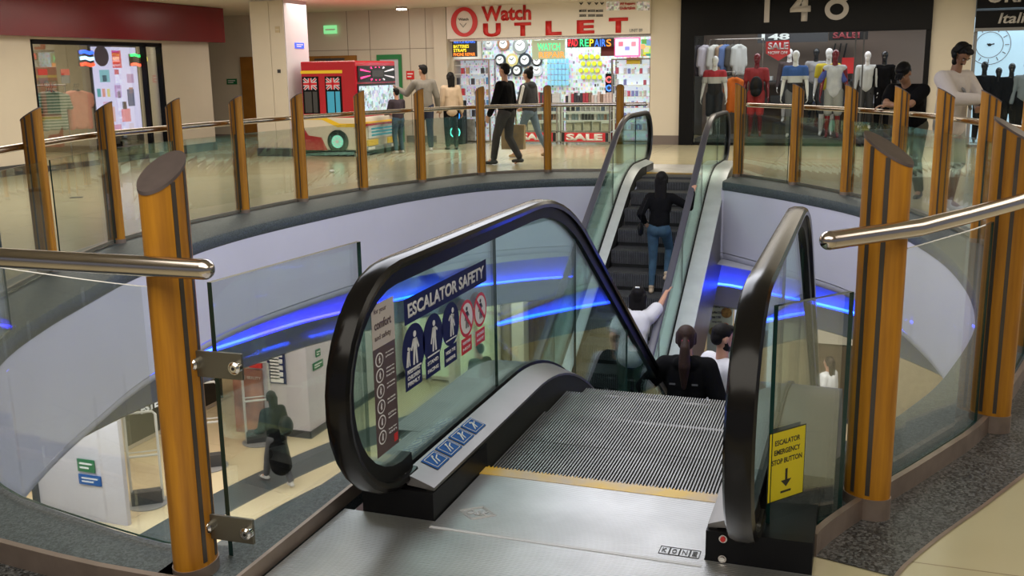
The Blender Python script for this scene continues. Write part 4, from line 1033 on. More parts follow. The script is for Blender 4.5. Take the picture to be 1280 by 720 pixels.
for k in range(3):
    garment((-14.5-0.10*k, at(98, 120, U=-14.5).y+0.06*k, 1.42), 0.60, 0.76, pk, 'salmon pink tops hanging on the clothes rail', 'pink tops on the rail', rz=PI/2-0.3)
for px in (54, 82):
    p = at(px, 96, U=-14.35); t = thing('price_card', 'red and pale price card above the %s tops' % ('striped green' if px == 54 else 'pink'), 'price card', (-14.35, p.y, p.z))
    mb = MB(); mb.b2((-14.36, p.y-0.11, p.z-0.12), (-14.35, p.y+0.11, p.z+0.14)); c_ = mb.build('card', 'grey', t); mb = MB(); mb.b2((-14.35, p.y-0.11, p.z+0.03), (-14.345, p.y+0.11, p.z+0.14)); mb.build('red_band', emis('pr', (.8, .08, .05), .4), c_)
    mb = MB(); mb.tube([(-14.36, p.y, p.z-0.12), (-14.36, p.y, 1.51)], 0.006, n=6); mb.build('stem', 'steel', t)
mb = MB(); mb.b2((-14.9, 17.0, 0), (-14.85, 17.86, 2.3)); o = mb.build('shop_pane', mat('pane_beige', (0.30, 0.22, 0.13), 0.4)); tag(o, 'tall beige reflective pane at the right end of the clothes shop window', 'divider')  # beige sheet standing in for a bronze reflective pane

# ------------------------------------------------------------------ watch shop
def goods_wall(name, scale, em, seed=0.0):
    """white slat wall printed all over with small hanging packs"""
    m = bpy.data.materials.new(name); m.use_nodes = True; nt = m.node_tree; N = nt.nodes; L = nt.links; b = N['Principled BSDF']
    tc = N.new('ShaderNodeTexCoord'); mp = N.new('ShaderNodeMapping'); mp.inputs['Location'].default_value = (seed, 0, seed); mp.inputs['Scale'].default_value = (1.5, 1, 1); L.new(tc.outputs['Object'], mp.inputs[0])
    v = N.new('ShaderNodeTexVoronoi'); v.inputs['Scale'].default_value = scale; v.distance = 'CHEBYCHEV'; v.inputs['Randomness'].default_value = 0.55; L.new(mp.outputs[0], v.inputs['Vector'])
    r = N.new('ShaderNodeValToRGB'); r.color_ramp.interpolation = 'CONSTANT'; e = r.color_ramp.elements; e[0].position = 0; e[0].color = (1, 1, 1, 1); e[1].position = 0.36; e[1].color = (0, 0, 0, 1)
    L.new(v.outputs['Distance'], r.inputs[0])
    h = N.new('ShaderNodeHueSaturation'); h.inputs['Saturation'].default_value = 0.55; L.new(v.outputs['Color'], h.inputs['Color'])
    x = N.new('ShaderNodeMixRGB'); x.inputs[1].default_value = (0.62, 0.70, 0.78, 1); L.new(r.outputs[0], x.inputs[0]); L.new(h.outputs[0], x.inputs[2])
    L.new(x.outputs[0], b.inputs['Base Color']); b.inputs['Roughness'].default_value = 0.4
    if em: L.new(x.outputs[0], b.inputs['Emission Color']); b.inputs['Emission Strength'].default_value = em
    return m
t = thing('shop_sign', 'white Watch OUTLET shop sign board with large red lettering', 'sign', (-7.0, VF, 2.4))
u0, u1 = -9.38, -4.6
mb = MB(); mb.b2((u0, VF-0.12, 2.40), (u1, VF, ZC)); bd = mb.build('board', mat('sign_white', (0.80, 0.74, 0.66), 0.35), t)
VS = VF-0.125
def ring_letter(cx, cz, rx, rz_, th, tz, V, mt, par, nm):
    mb = MB(); rows = []
    for i in range(49):
        a = 2*PI*i/48; c_, s_ = math.cos(a), math.sin(a)
        rows.append([(cx+rx*c_, V, cz+rz_*s_), (cx+(rx-th)*c_, V, cz+(rz_-tz)*s_), (cx+(rx-th)*c_, V-0.02, cz+(rz_-tz)*s_), (cx+rx*c_, V-0.02, cz+rz_*s_)])
    mb.rows(rows, closed=True); return mb.build(nm, mt, par)
a, b, c, d = rectV(564, 9, 597, 46, VS)
mark = ring_letter((a+b)/2, (c+d)/2, (b-a)/2, (d-c)/2, 0.12, 0.08, VS, 'red', t, 'ring_letter')
text('lettering', 'Watch', 'blk', t, (at(573, 26, V=VS).x, VS-0.002, at(573, 26, V=VS).z), X*0.25, Z*0.06, 0.01, 0.004)
p = at(579, 34, V=VS); mb = MB(); mb.tube([p+Vector((-0.08, -0.004, 0.09)), p+Vector((0, -0.004, 0)), p+Vector((0.08, -0.004, 0.09))], 0.006, n=5); mb.build('tick', 'blk', t)
def tpx(s, x0, y0, x1, y1, V, mt, par, bold=0.02, depth=0.01):
    a, b, c, d = rectV(x0, y0, x1, y1, V); return text('lettering', s, mt, par, (a, V, c), X*(b-a), Z*(d-c), bold, depth)
tpx('Watch', 602, 7, 664, 26, VS, 'red', t, 0.035)
for ch, x0, x1, y0, y1 in (('U', 604, 626, 29, 46), ('T', 643, 664, 28, 45), ('L', 682, 702, 26, 44), ('E', 721, 743, 25, 42), ('T', 761, 785, 22, 41)): tpx(ch, x0, y0, x1, y1, VS, 'red', t, 0.045)
tpx('UNIT 89', 787, 36, 803, 40, VS, 'grey', t, 0.0)
tpx('All Repairs', 775, 3, 794, 7, VS, 'red', t, 0.01); tpx('Undertaken', 775, 8, 794, 12, VS, 'red', t, 0.01)
for px in (726, 736, 745, 752): tpx('v', px-2, 3, px+3, 6, VS, 'blk', t)
for r_ in (14, 20):
    for px in (724, 735, 745): tpx('xxxx' if r_ == 20 else 'MODE', px, r_-2, px+9, r_+1, VS, 'dgrey', t, 0.02)
for x0, x1 in ((758, 774), (796, 812)): fbo('photo', clutter_mat('photo_bw', 20, 0.1, 0.2, x0), t, x0, 2, x1, 13, VS-0.008, 0.008)
# shop interior: bright back panel, floor, tall cases
whiteb = emis('lit_white_panel', (0.72, 0.86, 1.0), 0.85)
mb = MB(); mb.b2((-9.3, 24.3, 0), (-4.7, 24.36, 2.9)); o = mb.build('display_wall', goods_wall('goods_wall', 11, 0.0)); tag(o, 'bright white display wall at the back of the watch shop', 'display wall')
tube_m = emis('tube_light', (0.85, 0.93, 1.0), 9)
for i, u in enumerate((-8.6, -7.2, -5.8)):
    mb = MB(); mb.b2((u-0.5, 23.4, 2.82), (u+0.5, 23.5, 2.86)); o = mb.build('tube_light', tube_m); tag(o, 'white tube light on the watch shop ceiling, %s from the left' % ordn(i), 'tube light', 'tube lights in the watch shop')

# wall clocks
clk = [(611, 55, 6, .5), (629, 55, 8, .1), (650, 57, 10, .2), (672, 54, 8, .4), (691, 54, 7, .2), (625, 75, 7.5, .1), (640, 75, 8, .7), (656, 75, 8.5, .1), (671, 76, 7, .1), (635, 89, 6, .15), (646, 88, 7, .1), (671, 88, 7, .6)]
random.seed(3)
kinds = ['silver', 'brown', 'steel', 'gold', 'dark', 'black', 'yellow', 'black', 'dark oval', 'black', 'thin black', 'pale']
for i, (px, py, r, dk) in enumerate(clk):
    p = at(px, py, V=24.25); R_ = r/1254.8*24.9
    t = thing('round_clock', 'round %s wall clock on the watch shop wall, %s of the %s row' % (kinds[i], ordn(i if i < 5 else i-5 if i < 9 else i-9), 'top' if i < 5 else 'middle' if i < 9 else 'bottom'), 'clock', p, 0, 'wall clocks in the watch shop')
    mb = MB(); mb.cyl(p, p+Vector((0, 0.04, 0)), R_, n=28); mb.build('rim', mat('rim', [(0.5, 0.55, 0.6), (0.3, 0.15, 0.08), (0.25, 0.27, 0.25), (0.45, 0.4, 0.2), (0.1, 0.1, 0.1), (0.02, 0.03, 0.04), (0.6, 0.5, 0.2), (0.02, 0.03, 0.04), (0.05, 0.05, 0.05), (0.05, 0.06, 0.08), (0.02, 0.02, 0.02), (0.55, 0.6, 0.65)][i], 0.4), t)
    mb = MB(); mb.cyl(p+Vector((0, -0.01, 0)), p, R_*0.66, n=24); mb.build('face', 'white', t)
    mb = MB(); mb.tube([p+Vector((0, -0.014, 0)), p+Vector((R_*0.3, -0.014, R_*0.35))], 0.008, n=5); mb.tube([p+Vector((0, -0.014, 0)), p+Vector((-R_*0.4, -0.014, R_*0.2))], 0.008, n=5); mb.build('hands', 'blk', t)
S('trim_19', 'steel', ((-9.4, VF+0.0, 2.345), (-4.6, VF+0.45, 2.40)))
# coloured lit boards at the top of the opening
def board(x0, y0, x1, y1, V, mt, label, rows_=(), cat='sign', name='lit_board'):
    o = fbo(name, mt, None, x0, y0, x1, y1, V, 0.04); tag(o, label, cat)
    for s_, a_, b_, c_, d_, m_ in rows_:
        q = tpx(s_, a_, b_, c_, d_, V-0.004, m_, None, 0.005, 0.004); q.parent = o
    return o
ye, orr, bl, gn, wt, rd = [emis('neon_'+n_, c_, s_) for n_, c_, s_ in (('yellow', (1, .75, .03), 1.6), ('orange', (1, .25, .03), 1.8), ('blue', (.05, .2, 1), 1.8), ('green', (.05, 1, .3), 1.6), ('white', (1, .95, 1), 1.6), ('redn', (1, .03, .05), 1.8))]
board(565, 50, 596, 71, VF+0.02, 'blk', 'lit blue, yellow and orange repairs board at the top left of the watch shop', [('WATCH REPAIRS', 567, 51, 594, 54, bl), ('BATTERIES', 567, 56, 586, 60, ye), ('STRAPS', 567, 61, 583, 65, ye), ('PHONE REPAIR', 567, 66, 594, 70, orr)])
board(665, 50, 706, 74, VF+0.35, emis('pale_sign_glow', (.45, .5, .3), .7), 'pale lit sign with green WATCH REPAIR letters in the watch shop', [('WATCH', 672, 54, 700, 63, gn), ('REPAIR', 674, 65, 706, 72, orr)])
board(709, 48, 767, 59, VF+0.02, 'blk', 'black sign with multicoloured iPAD REPAIRS letters in the watch shop', [('iPAD', 710, 49, 722, 58, rd), ('R', 725, 49, 730, 58, gn), ('E', 731, 49, 736, 58, gn), ('P', 737, 49, 742, 58, ye), ('A', 743, 49, 749, 58, bl), ('IR', 750, 49, 757, 58, bl), ('S', 758, 49, 764, 58, orr)])
o = board(751, 48, 771, 70, VF+0.30, mat('dk_red', (.14, .02, .02), .4), 'dark red poster left of the pink-edged screen in the watch shop')
o = board(768, 47, 800, 71, VF+0.02, emis('pink_glow', (1, .15, .35), 1.2), 'white lit screen with a pink glow at the top right of the watch shop')
q = fbo('display', emis('white_disp', (.85, .85, 1), 1.4), o, 769.5, 48.5, 798, 69, VF+0.012, 0.006)
for k, c_ in enumerate(((.8, .2, .3), (.3, .3, .8), (.9, .3, .4))): fbo('picture', emis('pp', c_, .9), q, 773+k*8, 52+(k % 2)*6, 779+k*8, 58+(k % 2)*5, VF+0.008, 0.003)
board(801, 49, 814, 70, VF+0.02, clutter_mat('poster', 9, 0.3, 1, 3), 'small dark poster at the top right corner of the watch shop', name='poster', cat='poster')
# left display case, middle shelves, right display case: frames with many small goods
def case(name, x0, y0, x1, y1, V, depth, label, shelves, frame='steel', back=None):
    u0, u1, z0, z1 = rectV(x0, y0, x1, y1, V); z0 = max(z0, 0.0)
    t = thing(name, label, 'display case', ((u0+u1)/2, V+depth/2, 0))
    mb = MB()
    for u in (u0, u1):
        for v in (V, V+depth): mb.b2((u-0.02, v-0.02, 0), (u+0.02, v+0.02, z1))
    for z in (z0+0.04, z1): mb.b2((u0, V, z-0.03), (u1, V+depth, z))
    mb.build('frame', frame, t)
    mb = MB(); mb.b2((u0, V+depth-0.02, z0), (u1, V+depth, z1)); mb.build('back_panel', back or whiteb, t)
    for z in shelves: mb = MB(); mb.b2((u0+0.02, V+0.03, z-0.012), (u1-0.02, V+depth-0.03, z)); mb.build('shelf', 'glass_edge' if frame == 'x' else 'white', t)
    return u0, u1
GOODS = {}
def goods(name, u0, u1, V, z, n, w, h, d, cols, label, group, jitter=0.3, prob=1.0, cat='goods'):
    """a row of separate small articles standing on a shelf"""
    for i in range(n):
        if random.random() > prob: continue
        c = random.choice(cols); u = u0 + (u1-u0)*(i+0.5)/n; hh = h*(1+jitter*(random.random()-0.6))
        key = (name, c, round(w, 3), round(d, 3))
        if key not in GOODS:
            mb = MB(); mb.box((0, 0, 0.5), (w, d, 1.0)); mb.box((0, -d/2-0.002, 0.55), (w*0.6, 0.004, 0.45)); me = mb.mesh(name)
            me.materials.append(mat(name, c, 0.4, noise=0.3, nscale=15)); GOODS[key] = me
        o = bpy.data.objects.new(name, GOODS[key]); col.objects.link(o); o.location = (u, V, z); o.scale = (1, 1, hh)
        tag(o, label, cat, group)
pal = [(.6, .05, .08), (.8, .8, .82), (.05, .05, .07), (.1, .3, .6), (.5, .35, .2), (.75, .6, .6), (.3, .32, .35)]
u0, u1 = case('display_case', 566, 74, 612, 178, VF+0.15, 0.4, 'tall glazed display case at the left of the watch shop', [0.35, 0.6, 0.85, 1.1, 1.35, 1.6, 1.8], back=goods_wall('case_goods', 16, 0.45, 2))
for k, z in enumerate((0.35, 0.6, 0.85, 1.1, 1.35, 1.6)):
    goods('boxed_item', u0+0.03, u1-0.03, VF+0.3, z, 7, 0.07, 0.15, 0.08, pal if k % 2 else pal[1:4], 'small boxed goods in the left display case of the watch shop', 'boxed goods in the left display case', prob=0.85, cat='box')
u0, u1 = case('display_case', 765, 73, 813, 178, VF+0.12, 0.4, 'tall glowing display case at the right of the watch shop', [0.3, 0.55, 0.8, 1.05, 1.3, 1.55, 1.75], back=goods_wall('violet_goods', 15, 0.75, 5))
for k, z in enumerate((0.3, 0.55, 0.8, 1.05, 1.3, 1.55)):
    goods('boxed_item', u0+0.03, u1-0.03, VF+0.3, z, 9, 0.06, 0.13, 0.06, [(.8, .8, .9), (.7, .15, .25), (.3, .35, .8), (.85, .8, .85)], 'small pale and red boxes in the glowing right display case of the watch shop', 'boxed goods in the right display case', prob=0.8, cat='box')
mb = MB(); q = rectV(783, 78, 800, 86, VF+0.2); mb.b2((q[0], VF+0.2, 1.76), (q[1], VF+0.4, 1.9)); o = mb.build('yellow_box', mat('yb', (.6, .45, .03), .4)); tag(o, 'yellow box on the top shelf of the right display case', 'box')
# blue hanging packets and yellow packets on the back wall
for r_ in range(5):
    for c_ in range(6):
        p = at(683+c_*4.6, 76+r_*7, V=24.0); 
        if (r_, c_) == (0, 0): mb = MB(); mb.b2((-0.035, 0, -0.055), (0.035, 0.03, 0.055)); PK = mb.mesh('hanging_packet'); PK.materials.append(emis('cyan_pack', (.25, .6, .8), .6))
        o = bpy.data.objects.new('hanging_packet', PK); col.objects.link(o); o.location = (p.x, 24.2, p.z); tag(o, 'pale blue packets hanging in rows on the watch shop wall', 'packet', 'blue packets on the wall')
yp = None
for r_ in range(4):
    for c_ in range(4):
        p = at(725+c_*7+(r_ % 2)*3, 71+r_*8.5, V=24.2)
        if yp is None:
            mb = MB(); mb.cyl((0, 0, 0), (0, 0.03, 0), 0.055, n=16); yp = mb.mesh('round_packet'); yp.materials.append(mat('yellow_pack', (.65, .7, .03), .4))
        o = bpy.data.objects.new('round_packet', yp); col.objects.link(o); o.location = (p.x, 24.25, p.z); tag(o, 'yellow round packets hanging on the watch shop wall', 'packet', 'yellow packets on the wall')
# counters with SALE banners
def counter(x0, x1, label, banner):
    u0, u1 = at(x0, 150, V=VF-0.25).x, at(x1, 150, V=VF-0.25).x; V = VF-0.25; zt = 0.93
    t = thing('glass_counter', label, 'counter', ((u0+u1)/2, V+0.25, 0))
    mb = MB()
    for u in (u0+0.015, u1-0.015):
        for v in (V, V+0.5): mb.b2((u-0.015, v-0.015, 0), (u+0.015, v+0.015, zt))
    for z in (0.06, 0.29, zt): mb.b2((u0, V-0.015, z-0.025), (u1, V+0.5, z))
    mb.build('frame', 'steel', t); mb = MB(); mb.b2((u0+0.02, V+0.47, 0.06), (u1-0.02, V+0.49, zt)); mb.build('back_panel', emis('counter_glow', (.75, .75, .55), .5), t)
    for z in (0.54, 0.74): mb = MB(); mb.b2((u0+0.03, V+0.03, z-0.008), (u1-0.03, V+0.45, z)); mb.build('shelf', 'white', t)
    mb = MB(); mb.b2((u0+0.03, V-0.005, 0.29), (u1-0.03, V, zt-0.02)); mb.build('glass_front', 'glass', t)
    mb = MB(); mb.b2((u0+0.04, V-0.02, 0.065), (u1-0.04, V-0.008, 0.265)); bn = mb.build('sale_banner', mat('sale_red', (.6, .02, .03), .5), t); bn['label'] = 'red banner with white SALE lettering'
    mb = MB(); [mb.b2((u, V-0.024, 0.065), (u+0.07, V-0.02, 0.265)) for u in (u0+0.04, u1-0.11)]; mb.build('dark_end', 'blk', bn)
    text('lettering', 'SALE', mat('sale_white', (.85, .8, .75), .5), bn, (u0+0.15, V-0.022, 0.09), X*(u1-u0-0.32), Z*0.155, 0.05, 0.006)
    return u0, u1
for x0, x1, lab, gp in ((644, 697, 'glass counter with a SALE banner behind the couple with the paper bag', 'left'), (700, 763, 'glass counter with a SALE banner just left of the far escalator', 'right')):
    u0, u1 = counter(x0, x1, lab, True)
    goods('watch_box', u0+0.06, u1-0.06, VF, 0.54, 14, 0.05, 0.13, 0.08, [(.35, .2, .12), (.8, .78, .7), (.05, .05, .05), (.3, .4, .42)], 'small upright watch boxes on the middle shelf of the %s SALE counter' % gp, 'watch boxes in the %s counter' % gp, jitter=.1, cat='box')
    goods('carton', u0+0.06, u1-0.06, VF, 0.3, 5, 0.15, 0.18, 0.2, [(.6, .58, .42), (.7, .68, .5), (.2, .22, .2)], 'pale cartons on the bottom shelf of the %s SALE counter' % gp, 'cartons in the %s counter' % gp, jitter=.3, cat='carton')
    goods('watch_box', u0+0.06, u1-0.06, VF, 0.74, 9, 0.07, 0.1, 0.08, [(.1, .1, .12), (.8, .8, .8), (.2, .3, .45)], 'small boxes on the top shelf of the %s SALE counter' % gp, 'top-shelf boxes in the %s counter' % gp, jitter=.3, cat='box')
    goods('phone_case', u0+0.04, u1-0.04, VF+0.1, 0.93, 16, 0.06, 0.2, 0.12, [(.5, .06, .1), (.75, .6, .6), (.05, .05, .07), (.7, .72, .75), (.3, .2, .15)], 'phone cases standing in a row on top of the %s SALE counter' % gp, 'phone cases on the %s counter' % gp, jitter=.5, cat='phone case')
# loudspeakers with coloured rings
def speaker(u, v, w, d, h, z, label, rings):
    t = thing('loudspeaker', label, 'loudspeaker', (u, v, z))
    mb = MB(); mb.b2((u-w/2, v-d/2, z), (u+w/2, v+d/2, z+h), bev=0.02); mb.build('cabinet', 'black', t)
    for zz, c in rings:
        mb = MB(); cc = Vector((u, v-d/2-0.005, z+zz)); mb.tube([cc+Vector((w*.34*math.cos(a*PI/10), 0, w*.34*math.sin(a*PI/10))) for a in range(21)], 0.014, n=6); mb.build('light_ring', emis('ring', c, 2.2), t)
        mb = MB(); mb.cyl(cc, cc+Vector((0, 0.01, 0)), w*.25, n=20); mb.build('cone', 'dgrey', t)
speaker(-9.05, 21.95, 0.34, 0.34, 1.0, 0, 'tall black loudspeaker with two blue light rings on the floor outside the watch shop', [(0.66, (.03, .3, 1)), (0.28, (.1, .8, .6))])
speaker(-5.72, 23.2, 0.18, 0.2, 0.46, 1.1, 'small black loudspeaker with a red and a blue ring above the SALE counter', [(0.32, (1, .1, .1)), (0.13, (.05, .2, 1))])
mb = MB(); mb.b2((-6.0, 23.0, 0), (-5.5, 23.5, 1.1)); o = mb.build('plinth', 'white'); tag(o, 'white plinth under the small loudspeaker in the watch shop', 'plinth')
# pictures boxes beside tall speaker
mb = MB(); p = at(586, 157, V=VF+0.05); mb.b2((p.x-.14, VF+0.02, .05), (p.x+.14, VF+.12, .55)); o = mb.build('boxed_radio', mat('boxed', (.35, .34, .33), .5, noise=.5, nscale=9)); tag(o, 'grey boxed radio at the foot of the left display case', 'box')

# ------------------------------------------------------------------ menswear shop "148"
S('wall_menswear_back', mat('taupe', (0.20, 0.15, 0.12), 0.7), ((-3.9, 25.3, 0), (1.2, 25.4, ZC)))
t = thing('shop_sign', 'black menswear fascia with large pale 148 numerals', 'sign', (-1.4, VF, 2.4))
mb = MB(); mb.b2((-3.93, VF-0.14, 2.33), (1.08, VF, ZC)); mb.build('board', 'black', t)
mb = MB(); mb.b2((-3.93, VF-0.14, 0), (-3.62, VF, 2.33)); mb.b2((0.98, VF-0.1, 0), (1.08, VF, 2.33)); mb.b2((-3.62, VF-0.1, 0), (0.98, VF, 0.06)); mb.build('surround', 'black', t)
gl_ = mat('grey_letters', (.45, .42, .42), .4)
VQ = VF-0.145
mb = MB(); fb(mb, 955.5, -6, 962, 28, VQ-0.015, 0.015); mb.build('numeral', gl_, t)
text('numeral', '4', gl_, t, (at(987, 27, V=VQ).x, VQ, at(987, 27, V=VQ).z), X*0.41, Z*0.62, 0.03, 0.015)
a, b, c, d = rectV(1031, -2, 1061, 25, VQ); ring_letter((a+b)/2, (c+d)/2, (b-a)/2, (d-c)/2, 0.10, 0.10, VQ, gl_, t, 'numeral')
mb = MB(); p = at(1056, 2, V=VQ); mb.box(p+Vector((0, -0.008, 0.02)), (0.09, 0.016, 0.05), rot=Matrix.Rotation(-0.7, 3, 'Y')); ring_letter((a+b)/2, d+0.24, (b-a)/2*0.85, 0.19, 0.09, 0.09, VQ, gl_, t, 'numeral'); mb.build('numeral', gl_, t)
t = thing('window_2', None, None, (-1.3, VF-0.03, 0)); t['kind'] = 'structure'
mb = MB(); mb.b2((-3.62, VF-0.05, 0.06), (-0.35, VF-0.04, 2.33)); mb.build('pane', 'glass', t)
mb = MB(); mb.b2((-0.36, VF-0.07, 0.06), (-0.33, VF-0.03, 2.33)); mb.b2((-0.2, VF-0.07, .06), (-.17, VF-.03, 2.33)); mb.build('mullion', 'dgrey', t)
mb = MB(); mb.b2((-3.6, VF+0.0, 0.06), (0.9, VF+1.6, 0.14)); o = mb.build('window_platform', 'dgrey'); tag(o, 'dark low platform carrying the menswear mannequins', 'platform')
# SALE NOW ON pointer
t = thing('sale_sign', 'red arrow-shaped SALE NOW ON sign hanging in the menswear window', 'sign', at(973, 62, V=VF+1.0))
V_ = VF+1.0
P_ = [at(957.5, 52, V=V_), at(957.5, 67, V=V_), at(973, 76, V=V_), at(988, 67, V=V_), at(986.5, 50, V=V_)]
mb = MB(); mb.plate(P_, (0, 0.01, 0)); mb.build('board', emis('sale_r', (.55, .03, .03), .35), t)
tpx('SALE', 960, 53, 985.5, 62, V_-0.006, mat('w8', (.6, .5, .5), .5), t, 0.04, 0.004); tpx('NOW ON', 960, 64, 984, 68, V_-0.006, mat('w8', (.6, .5, .5), .5), t, 0.04, 0.004)
t = thing('hanging_banner', 'dark banner with 148 numerals hanging inside the menswear shop', 'banner', at(975, 47, V=VF+2.2))
fbo('cloth', 'dgrey', t, 947, 41, 1035, 53, VF+2.2, 0.02); tpx('148', 952, 42, 987, 50, VF+2.19, emis('w9', (.8, .85, .85), .6), t, 0.03); tpx('SALE!', 1041, 40, 1075, 48, VF+2.19, mat('dim_red', (.3, .05, .06), .5), t, 0.04); fbo('dark_cloth', 'blk', t, 1036, 39, 1085, 50, VF+2.2, 0.02)
for i, px in enumerate((1042, 1049, 1056)): 
    p = at(px, 68, V=25.2); mb = MB(); mb.tube([p+Vector((-.05, 0, -.25)), p+Vector((0.03, 0, .25))], 0.02, n=6); o = mb.build('hanging_belt', 'blk'); tag(o, 'dark belts hanging on the back wall of the menswear shop', 'belt', 'belts on the back wall')
fbo('red_cap_stack', 'red', None, 1052, 72, 1068, 92, 24.95, 0.2); tag(bpy.data.objects['red_cap_stack'], 'red folded garment on the back wall of the menswear shop', 'garment')
bpy.data.objects['red_cap_stack'].name = 'folded_garment'
# shelf unit with folded clothes
t = thing('shelf_unit', 'dark shelf unit with merchandise behind the mannequins', 'shelf unit', (-1.6, 24.9, 0))
mb = MB(); mb.b2((-2.9, 24.7, 0.75), (0.6, 25.2, 0.8)); mb.b2((-2.9, 24.7, 1.3), (0.6, 25.2, 1.34)); [mb.b2((u, 24.7, 0), (u+.04, 25.2, 1.34)) for u in (-2.9, -1.7, -.5, .56)]; mb.build('frame', 'dgrey', t)
goods('folded_garment', -2.8, 0.5, 24.95, 0.8, 12, 0.22, 0.2, 0.3, [(.08, .1, .2), (.5, .5, .55), (.3, .03, .04), (.05, .05, .05), (.2, .3, .4)], 'folded garments on the dark shelf unit of the menswear shop', 'folded garments on the shelf', jitter=.7, cat='garment')
goods('folded_garment', -2.8, 0.5, 24.95, 1.34, 10, 0.2, 0.12, 0.3, [(.3, .03, .04), (.7, .7, .7), (.05, .05, .05)], 'folded garments on top of the dark shelf unit of the menswear shop', 'folded garments on the shelf top', jitter=.9, cat='garment')
# hanging shirts top left
t = thing('clothes_rack', 'high clothes rail of shirts at the left of the menswear shop', 'clothes rack', (-3.2, 23.8, 0))
mb = MB(); mb.tube([(-3.55, 23.9, 2.28), (-2.35, 23.9, 2.28)], 0.012); [mb.tube([(u, 23.9, 0.14), (u, 23.9, 2.28)], 0.014) for u in (-3.55, -2.35)]; mb.build('frame', 'steel', t)
shirt = [((.55, .5, .56), 882, 'pale pink shirt'), ((.62, .6, .56), 894, 'off-white shirt'), ((.04, .03, .04), 873, 'dark jacket'), ((.12, .18, .38), 908, 'blue shirt'), ((.35, .24, .16), 904, 'tan shirt'), ((.08, .07, .06), 917, 'dark brown top'), ((.5, .5, .48), 924, 'white and black top')]
for c, px, lb in shirt:
    p = at(px, 50, V=23.9); garment((p.x, 23.9, 2.18), 0.30, 0.72, mat('cloth', c, .85), '%s hanging at the left of the menswear shop' % lb, 'shirts on the high rail', rz=0.5, sl=.35)
# ================================================================== FIGURES
SKIN = mat('skin_light', (0.50, 0.27, 0.18), 0.5); SKIN2 = mat('skin_tan', (0.34, 0.18, 0.11), 0.5); SKIN3 = mat('skin_brown', (0.22, 0.11, 0.065), 0.5)
HAIRB = mat('hair_black', (0.006, 0.005, 0.005), 0.65, spec=0.2, noise=0.4, nscale=60, stretch=(6, 6, .6)); HAIRD = mat('hair_dark_brown', (0.040, 0.017, 0.012), 0.62, spec=0.25, c2=(0.012, 0.006, 0.004), nscale=50, stretch=(6, 6, .6))
def ik(a, b, l1, l2, hint):
    """elbow or knee position for a limb from a to b bending towards hint; b is pulled in when out of reach"""
    a, b = Vector(a), Vector(b); d = b-a; L = d.length
    if L > (l1+l2)*0.995: d = d.normalized()*(l1+l2)*0.995; b = a+d; L = d.length
    x = (l1*l1-l2*l2+L*L)/(2*L); h = math.sqrt(max(0, l1*l1-x*x)); n = d.normalized(); hv = Vector(hint); hv = (hv-n*hv.dot(n))
    hv = hv.normalized() if hv.length > 1e-4 else n.orthogonal().normalized()
    return a+n*x+hv*h, b
def hand(mb, wr, dr, palm, side, grip=0.3, s=1.0):
    """palm, four separate bent fingers and a side thumb; dr = forearm direction, palm = palm normal, side = towards the thumb"""
    dr = Vector(dr).normalized(); palm = Vector(palm); palm = (palm-dr*palm.dot(dr)).normalized(); side = Vector(side); side = (side-dr*side.dot(dr)-palm*side.dot(palm))
    side = side.normalized() if side.length > 1e-4 else dr.cross(palm)
    wr = Vector(wr); kn = wr+dr*0.085*s
    for k in (-0.027, -0.009, 0.009, 0.027): mb.caps(wr+side*k*0.7*s+dr*0.01, 0.014*s, kn+side*k*s, 0.0115*s, n=8)
    for i, (k, L) in enumerate(((0.029, 0.036), (0.010, 0.041), (-0.010, 0.038), (-0.029, 0.030))):
        a = kn+side*k*s; an = grip*1.2; d1 = dr*math.cos(an)+palm*math.sin(an); b = a+d1*L*s*1.05; an2 = grip*2.4; d2 = dr*math.cos(an2)+palm*math.sin(an2); c = b+d2*L*s*0.95
        mb.caps(a, 0.0098*s, b, 0.0088*s, n=8); mb.caps(b, 0.0088*s, c, 0.0076*s, n=8)
    a = wr+dr*0.025*s+side*0.026*s; b = a+(dr*0.6+side*0.75+palm*0.25).normalized()*0.042*s; c = b+(dr*0.95+side*0.1+palm*0.4).normalized()*0.03*s
    mb.caps(a, 0.0135*s, b, 0.0115*s, n=8); mb.caps(b, 0.0108*s, c, 0.0088*s, n=8)
def shoe(mb, ank, d, s=1.0, hi=0.0):
    d = Vector((d[0], d[1], 0)).normalized(); u = Vector((0, 0, 1)); a = Vector(ank)
    sole = a - u*0.055*s
    mb.caps(sole - d*0.045*s + u*0.005, 0.036*s, sole+d*0.05*s, 0.038*s, n=10); mb.caps(sole+d*0.05*s - u*0.002, 0.038*s, sole+d*0.14*s - u*0.010*s, 0.030*s, n=10); mb.caps(a+u*(0.01+hi), 0.042*s, sole+d*0.03*s, 0.036*s, n=10)

